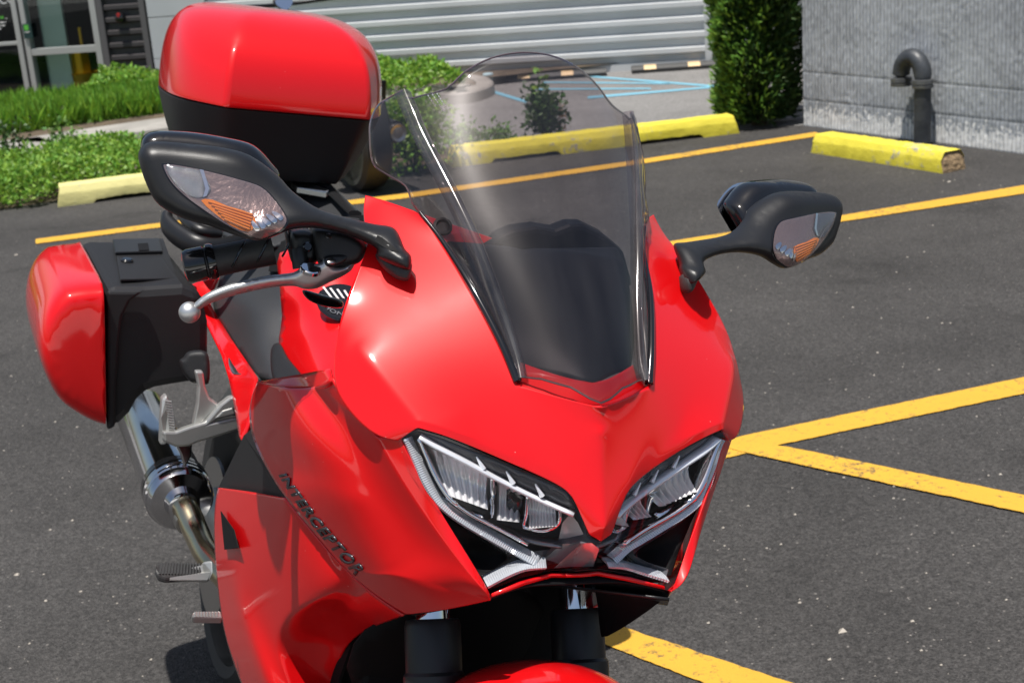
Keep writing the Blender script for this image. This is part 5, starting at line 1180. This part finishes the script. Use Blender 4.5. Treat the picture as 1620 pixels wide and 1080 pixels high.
lathe('stub', [(0, .045), (.08, .045), (.088, .038)], (0, 0, 0), (0, 0, 1), bm_, bs_, 20)
def bump(pa, pb_, label):
    A_ = G(*pa); B_ = G(*pb_); d = (B_-A_); L = d.length; d.normalize(); nn = Vector((-d.y, d.x, 0)); root = empty('rubber_bumper', A_); tag(root, label, 'bumper', 'black rubber wheel bumpers by the corrugated siding')
    root.rotation_euler = (0, 0, math.atan2(d.y, d.x)); pr2 = [(0, 0), (.0, .03), (.03, .055), (.10, .055), (.13, .03), (.13, 0)]
    loft('rubber_bar', [[Vector((x, y, z)) for y, z in pr2] for x in (0, L)], M['rubber'], root, ang=30)
    pt_ = mat('reflective_patch', (.72, .50, .25), .5)
    for k_ in range(max(1, int(L/.36))):
        x = .10+k_*.36; mk('patch', [(x, -.001, .029), (x+.1, -.001, .029), (x+.1, .027, .0555), (x, .027, .0555)], [(0, 1, 2, 3)], pt_, root, smooth=False); mk('patch', [(x, .03, .0565), (x+.1, .03, .0565), (x+.1, .09, .0565), (x, .09, .0565)], [(0, 1, 2, 3)], pt_, root, smooth=False)
bump((1000, 117.5), (1190, 104), 'black rubber wheel bumper with orange patches left of the evergreen'); bump((800, 132), (960, 120.5), 'black rubber wheel bumper seen through the top of the windscreen')

# ---- foliage
def leaf_mat(name, col, var=.35, trans=.25):
    m = bpy.data.materials.new(name); m.use_nodes = True; n = m.node_tree.nodes; l = m.node_tree.links; b = n['Principled BSDF']; out = [x for x in n if x.type == 'OUTPUT_MATERIAL'][0]
    b.inputs['Roughness'].default_value = .5; at = n.new('ShaderNodeAttribute'); at.attribute_name = 'tone'
    sc = nd(m, 'ShaderNodeVectorMath', operation='MULTIPLY'); sc.inputs[0].default_value = col; l.new(at.outputs['Color'], sc.inputs[1]); l.new(sc.outputs[0], b.inputs['Base Color'])
    tr = n.new('ShaderNodeBsdfTranslucent'); l.new(sc.outputs[0], tr.inputs[0]); mx = n.new('ShaderNodeMixShader'); mx.inputs[0].default_value = trans
    l.new(b.outputs[0], mx.inputs[1]); l.new(tr.outputs[0], mx.inputs[2]); l.new(mx.outputs[0], out.inputs[0]); return m
def leaves(name, C_, size, m, parent=None, dirs=None, asp=.55, jit=.35, seed=1, flat=.5, blade=False, warm=.15):
    """C_ (n,3) leaf positions; one folded leaf each"""
    rg = np.random.default_rng(seed); C_ = np.asarray(C_, float); n = len(C_)
    if dirs is None:
        dirs = rg.normal(0, 1, (n, 3)); dirs[:, 2] = np.abs(dirs[:, 2])*flat
    dirs = dirs/np.linalg.norm(dirs, axis=1, keepdims=True)
    sd = np.cross(dirs, rg.normal(0, 1, (n, 3))); sd /= np.linalg.norm(sd, axis=1, keepdims=True)+1e-9
    nm = np.cross(dirs, sd); s_ = (size*(1+rg.uniform(-jit, jit, n)))[:, None]
    if blade:
        V = np.stack([C_-sd*s_*asp*.5, C_+sd*s_*asp*.5, C_+dirs*s_*.6+nm*s_*.05, C_+dirs*s_+nm*s_*.22], 1); F_ = np.arange(n)[:, None]*4
        Fc = np.concatenate([F_+[[0, 1, 2]], F_+[[1, 2, 3]]*1], 0) if False else np.concatenate([F_+np.array([[0, 1, 3]]), F_+np.array([[0, 3, 2]])], 0); k = 4
    else:
        V = np.stack([C_, C_+dirs*s_*.5+sd*s_*asp*.5+nm*s_*.12, C_+dirs*s_, C_+dirs*s_*.5-sd*s_*asp*.5+nm*s_*.12], 1); F_ = np.arange(n)[:, None]*4
        Fc = np.concatenate([F_+np.array([[0, 1, 2]]), F_+np.array([[0, 2, 3]])], 0); k = 4
    V = V.reshape(-1, 3); me = bpy.data.meshes.new(name); me.from_pydata(V.tolist(), [], Fc.tolist())
    me.materials.append(m); t = 1+rg.uniform(-.38, .38, n); wr_ = 1+rg.uniform(-warm, warm*1.6, n)
    col = np.stack([t*wr_, t, t/wr_, np.ones(n)], 1).repeat(4, 0).astype(np.float32)
    ca = me.color_attributes.new('tone', 'FLOAT_COLOR', 'POINT'); ca.data.foreach_set('color', col.ravel())
    o = bpy.data.objects.new(name, me); COL.objects.link(o)
    if parent: o.parent = parent
    return o
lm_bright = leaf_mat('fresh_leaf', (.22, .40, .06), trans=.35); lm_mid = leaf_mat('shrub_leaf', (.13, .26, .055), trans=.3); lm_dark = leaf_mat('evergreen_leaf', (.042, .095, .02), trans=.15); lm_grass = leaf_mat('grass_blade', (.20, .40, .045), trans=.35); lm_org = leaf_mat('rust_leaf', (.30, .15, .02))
def pip(P, poly):
    x, y = P[:, 0], P[:, 1]; ins = np.zeros(len(P), bool); j = len(poly)-1
    for i in range(len(poly)):
        xi, yi = poly[i][0], poly[i][1]; xj, yj = poly[j][0], poly[j][1]
        c = ((yi > y) != (yj > y)) & (x < (xj-xi)*(y-yi)/(yj-yi+1e-12)+xi); ins ^= c; j = i
    return ins
def field(poly, n, seed):
    rg = np.random.default_rng(seed); P = np.array([(p[0], p[1]) for p in poly]); lo, hi = P.min(0), P.max(0); Q = rg.uniform(lo, hi, (n, 2)); return Q[pip(Q, P)]
def lumps(Q, sc_, seed):
    rg = np.random.default_rng(seed); h = np.zeros(len(Q))
    for _ in range(10):
        k_ = rg.normal(0, 1, 2)*sc_; h += np.sin(Q @ k_+rg.uniform(0, 6.28))
    return h/10**.5
def cover(name, poly, n, hgt, size, m, seed, sc_=6, base=.0, label=None, cat=None, kind='stuff', asp=.6, mode='shell'):
    Q = field(poly, n, seed); rg = np.random.default_rng(seed+1); d = seg_dist(Q, [(p[0], p[1]) for p in poly])
    H = hgt*(1+.22*lumps(Q, sc_, seed))*np.clip(.35+d/.18, 0, 1); z = base+H*(1-np.abs(rg.normal(0, .30, len(Q))).clip(0, 1)); 
    o = leaves(name, np.c_[Q, z], size, m, seed=seed, asp=asp, flat=.9)
    return tag(o, label, cat, kind=kind)
# low leafy ground cover behind the pale block
nb = [G(-500, 385), G(0, 336), G(60, 330), G(95, 318), G(300, 297), G(560, 275), G(560, 262), G(260, 268), G(120, 292), G(0, 300), G(-500, 350)]
gc = [G(-500, 392), G(0, 334), G(60, 330), G(95, 320), G(300, 299), G(560, 273), G(600, 262), G(560, 245), G(300, 262), G(0, 290), G(-500, 340)]
cover('ground_cover', gc, 60000, .21, .032, lm_bright, 11, label='bright green leafy ground cover behind the pale parking block', cat='ground cover')
def shrub(name, px, py, w_, h_, n, size, m, label, seed, cat='shrub', group=None, base=0, stems=6, asp=.6, dens=.25):
    c = G(px, py, base); root = empty(name, c); tag(root, label, cat, group); rg = np.random.default_rng(seed); pts = []; tips = []
    for i in range(stems):
        a = rg.uniform(0, 6.28); r_ = w_*.42*rg.uniform(.1, 1); tip = Vector((math.cos(a)*r_, math.sin(a)*r_, h_*rg.uniform(.65, 1))); tips.append(tip)
    V_ = []
    sm = tube('stem', [Vector((0, 0, 0)), tips[0]*.5+Vector((0, 0, .01)), tips[0]], [.006, .004, .002], mat('stem', (.09, .08, .04), .8), root, seg=6, n=3)
    for t_ in tips[1:]: tube('stem', [Vector((t_.x*.15, t_.y*.15, 0)), t_*.5, t_], [.005, .004, .002], sm.data.materials[0], root, seg=6, n=3)
    for i in range(n):
        t_ = tips[rg.integers(len(tips))]; u = rg.uniform(.12, 1)**.7; p = np.array(t_)*u+rg.normal(0, w_*dens*(1-.5*u), 3)*np.array([1, 1, .5]); p[2] = max(p[2], .01); pts.append(p)
    leaves('foliage', pts, size, m, root, seed=seed, asp=asp, flat=.7); return root
shrub('weed_sprig', 25, 290, .35, .38, 260, .036, lm_dark, 'dark green weedy sprig at the left edge above the ground cover', 21)
shrub('weed_sprig', 122, 275, .4, .40, 300, .036, lm_mid, 'taller dark sprig standing above the ground cover near the kerb', 22)
shrub('leafy_shrub', 655, 273, .50, .46, 2600, .036, lm_bright, 'bushy bright green shrub seen through the left of the windscreen', 24, stems=12)
shrub('leafy_shrub', 735, 243, .34, .17, 500, .03, lm_mid, 'low green weeds beside the yellow block behind the windscreen', 25, stems=8)
shrub('leafy_shrub', 790, 234, .26, .14, 300, .028, lm_mid, 'small low weed left of the tall weed behind the windscreen', 26, stems=6)
wd2 = shrub('tall_weed', 862, 224, .26, .36, 900, .042, lm_dark, 'tall dark leafy weed with rust coloured tips behind the yellow block', 27, stems=9)
rg = np.random.default_rng(5); leaves('rust_leaves', np.c_[rg.normal(.11, .02, 120), rg.normal(-.02, .02, 120), rg.uniform(.04, .24, 120)], .02, lm_org, wd2, seed=4)
leaves('shoot_leaves', np.c_[rg.normal(-.01, .02, 25), rg.normal(0, .02, 25), rg.uniform(.3, .46, 25)], .045, lm_bright, wd2, seed=6)
# long grass in the kerbed bed
gp = [(p.x, p.y+.22) for p in (G(-700, 290), G(0, 236), G(130, 217), G(265, 199), G(450, 178), G(600, 165))]+[(G(600, 165).x, G(600, 165).y+1.0), (G(-700, 290).x, G(0, 236).y+1.3)]
Q = field(gp, 60000, 31); rg = np.random.default_rng(32); H = .17*(1+.25*lumps(Q, 4, 33)); dr = rg.normal(0, .35, (len(Q), 3)); dr[:, 2] = 1
o = leaves('long_grass', np.c_[Q, np.full(len(Q), .07)], .17, lm_grass, dirs=dr, asp=.055, seed=34, blade=True); tag(o, 'long bright grass growing in the kerbed bed by the shop', 'grass', kind='stuff')
rbp = [(-1.9, 11.3), (-1.2, 11.5), (-.2, 11.25), (-.05, 10.95), (-.6, 10.85), (-2, 10.75), (-4.2, 11.5), (-4.2, 12.0)]
shp = [G(130, 168, .1), G(330, 150, .1), G(600, 150, .1), G(740, 140, .1), G(700, 131, .1), G(560, 140, .1), G(300, 142, .1), G(150, 156, .1)]
cover('border_shrubs', shp, 30000, .22, .042, lm_bright, 41, base=.1, label='pale green leafy border shrubs against the corrugated siding', cat='shrubs')
# evergreen beside the block wall
tb = G(1210, 204); ev = empty('evergreen_tree', tb+Vector((.0, .18, 0))); tag(ev, 'dense dark columnar evergreen tree at the corner of the ribbed wall', 'tree')
tube('trunk', [Vector((0, 0, 0)), Vector((0, .02, 1.2)), Vector((0, 0, 2.6))], [.05, .04, .012], mat('bark', (.09, .065, .045), .9, bump=(30, .01)), ev, seg=12)
rg = np.random.default_rng(51); n = 42000; zz = rg.uniform(.03, 3.0, n); th = rg.uniform(0, 2*np.pi, n)
lob = 1+.16*np.sin(3*th+zz*5)+.12*np.sin(7*th-zz*9)+.10*np.sin(zz*13+2*th); Rr = .22*np.clip(1.05-(zz/3.1)**3, .05, 1)*lob*(.75+.5*np.clip(zz/.3, 0, .5))
rad = Rr*rg.uniform(.25, 1, n)**.45; C_ = np.c_[np.cos(th)*rad, np.sin(th)*rad*1.0, zz]; dr = np.c_[np.cos(th)*.8, np.sin(th)*.8, rg.uniform(.2, 1.2, n)]+rg.normal(0, .35, (n, 3))
leaves('crown', C_, .055, lm_dark, ev, dirs=dr, asp=.30, seed=52)
# paler leaves on the left: the sunlit side painted into the leaf colour
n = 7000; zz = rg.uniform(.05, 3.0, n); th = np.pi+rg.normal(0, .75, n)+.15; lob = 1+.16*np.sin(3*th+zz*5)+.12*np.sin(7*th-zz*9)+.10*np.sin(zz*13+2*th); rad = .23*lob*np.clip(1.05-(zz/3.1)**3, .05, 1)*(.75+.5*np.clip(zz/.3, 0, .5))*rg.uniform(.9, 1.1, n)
leaves('lit_side_leaves', np.c_[np.cos(th)*rad, np.sin(th)*rad, zz], .05, leaf_mat('lit_side_leaves', (.17, .32, .05), trans=.3), ev, dirs=np.c_[np.cos(th), np.sin(th), rg.uniform(.2, 1, n)]+rg.normal(0, .35, (n, 3)), asp=.32, seed=53)

# ---- second motorcycle parked behind, facing away
m2 = empty('parked_motorcycle', G(573, 318)); tag(m2, 'black motorcycle parked facing away, mostly hidden behind the red top case', 'motorcycle'); m2.rotation_euler = (0, 0, R(24)); m2.location.y += .30
def m2wheel(y, ro, wd):
    rt = empty('wheel'); rt.parent = m2; rt.location = (0, y, ro)
    lathe('tyre', [(-wd*.46, ro*.78), (-wd*.5, ro*.87), (-wd*.38, ro*.96), (0, ro), (wd*.38, ro*.96), (wd*.5, ro*.87), (wd*.46, ro*.78), (-wd*.46, ro*.78)], (0, 0, 0), (1, 0, 0), M['rubber'], rt, 48)
    lathe('rim', [(-wd*.3, ro*.79), (-wd*.3, ro*.66), (wd*.3, ro*.66), (wd*.3, ro*.79)], (0, 0, 0), (1, 0, 0), M['black_sat'], rt, 48)
    for i in range(5):
        a = 2*math.pi*i/5; tube('spoke', [Vector((0, 0, 0)), Vector((0, math.cos(a)*ro*.7, math.sin(a)*ro*.7))], .014, M['black_sat'], rt, seg=8)
m2wheel(0, .31, .17); m2wheel(1.42, .30, .12)
lathe('brake_assembly', [(-.05, .03), (-.045, .085), (-.02, .10), (0, .10), (.01, .06)], (-.135, .0, .30), (1, 0, 0), M['steel'], m2, 32)
lathe('muffler', [(0, .018), (.002, .030), (-.006, .046), (.02, .048), (.45, .048), (.48, .03)], (.115, -.28, .33), (-.05, 1, .05), M['steel2'], m2, 32)
lathe('muffler_sleeve', [(.025, .052), (.03, .060), (.40, .056), (.42, .05)], (.115, -.28, .33), (-.05, 1, .05), M['black_sat'], m2, 32)
boxes('tail_unit', [(-.14, .02, -.22, .35, .48, .62)], M['black_sat'], m2, .04); boxes('seat', [(-.12, .12, .2, .75, .66, .74)], M['seat'], m2, .03); boxes('fuel_tank', [(-.13, .13, .70, 1.10, .60, .80)], M['black_gloss'], m2, .07)
boxes('engine', [(-.16, .16, .40, 1.0, .18, .68)], M['black_matt'], m2, .04); prism('hugger', [(.02, -.20, .62), (.11, -.20, .60), (.11, -.12, .40), (.07, -.10, .36), (.02, -.18, .42)], (0, .06, 0), M['black_tex'], m2, .006)
boxes('front_cowl', [(-.16, .16, 1.1, 1.40, .55, .82)], M['black_gloss'], m2, .08); tube('handlebar', [Vector((-.36, 1.0, .98)), Vector((0, 1.12, .96)), Vector((.36, 1.0, .98))], .012, M['black_sat'], m2); tube('fork', [Vector((0, 1.12, .9)), Vector((0, 1.42, .3))], .04, M['black_sat'], m2)
mc = W(449, 6, m2.location+Vector((0, .9, 0)), (0, 1, 0)); 
bpy.context.view_layer.update(); ml = m2.matrix_world.inverted() @ mc
msk = [Vector((ml.x+.050*math.cos(a)+.01*math.sin(2*a), ml.y, ml.z+.036*math.sin(a))) for a in np.linspace(0, 2*math.pi, 22, endpoint=False)]
mi = prism('mirror', [p+Vector((p.x-ml.x, 0, p.z-ml.z))*.07 for p in msk], (0, .03, 0), M['black_sat'], m2, .004)
gl_ = mk('mirror_glass', [(p.x, p.y-.002-(p.z-ml.z)*.35*.0, p.z) for p in msk], [tuple(range(len(msk)))], M['glass_mirror'], mi, smooth=False)
for v in gl_.data.vertices: v.co.y += -.012+(v.co.z-ml.z)*.45
for v in mi.data.vertices: v.co.y += (v.co.z-ml.z)*.45
tube('mirror_stem', [ml+Vector((.02, .03, -.03)), ml+Vector((.10, .05, -.16)), Vector((-.20, ml.y+.06, .95))], .009, M['black_sat'], m2)

# ---- loose stones and a few dry leaves on the tarmac
rg = np.random.default_rng(71); V = []; Fc = []
for i in range(420):
    px, py = rg.uniform(0, 1620), 240+840*rg.uniform(0, 1)**1.3
    p = G(px, py); s_ = rg.uniform(.0012, .0042)*(1 if rg.uniform() < .97 else 2.2); b0 = len(V)
    for dx, dy, dz in ((-1, -.7, 0), (1, -.6, 0), (.8, .9, 0), (-.7, .8, 0), (-.4, -.2, .8), (.5, .3, .7)): V.append((p.x+dx*s_*rg.uniform(.6, 1.3), p.y+dy*s_*rg.uniform(.6, 1.3), .0045+dz*s_))
    Fc += [tuple(b0+q for q in f) for f in ((0, 1, 5, 4), (1, 2, 5), (2, 3, 4, 5), (3, 0, 4))]
o = mk('loose_gravel', V, Fc, mat('pale_stone', (.42, .38, .33), .8), smooth=False); tag(o, 'small pale stones scattered over the tarmac', 'gravel', kind='stuff')
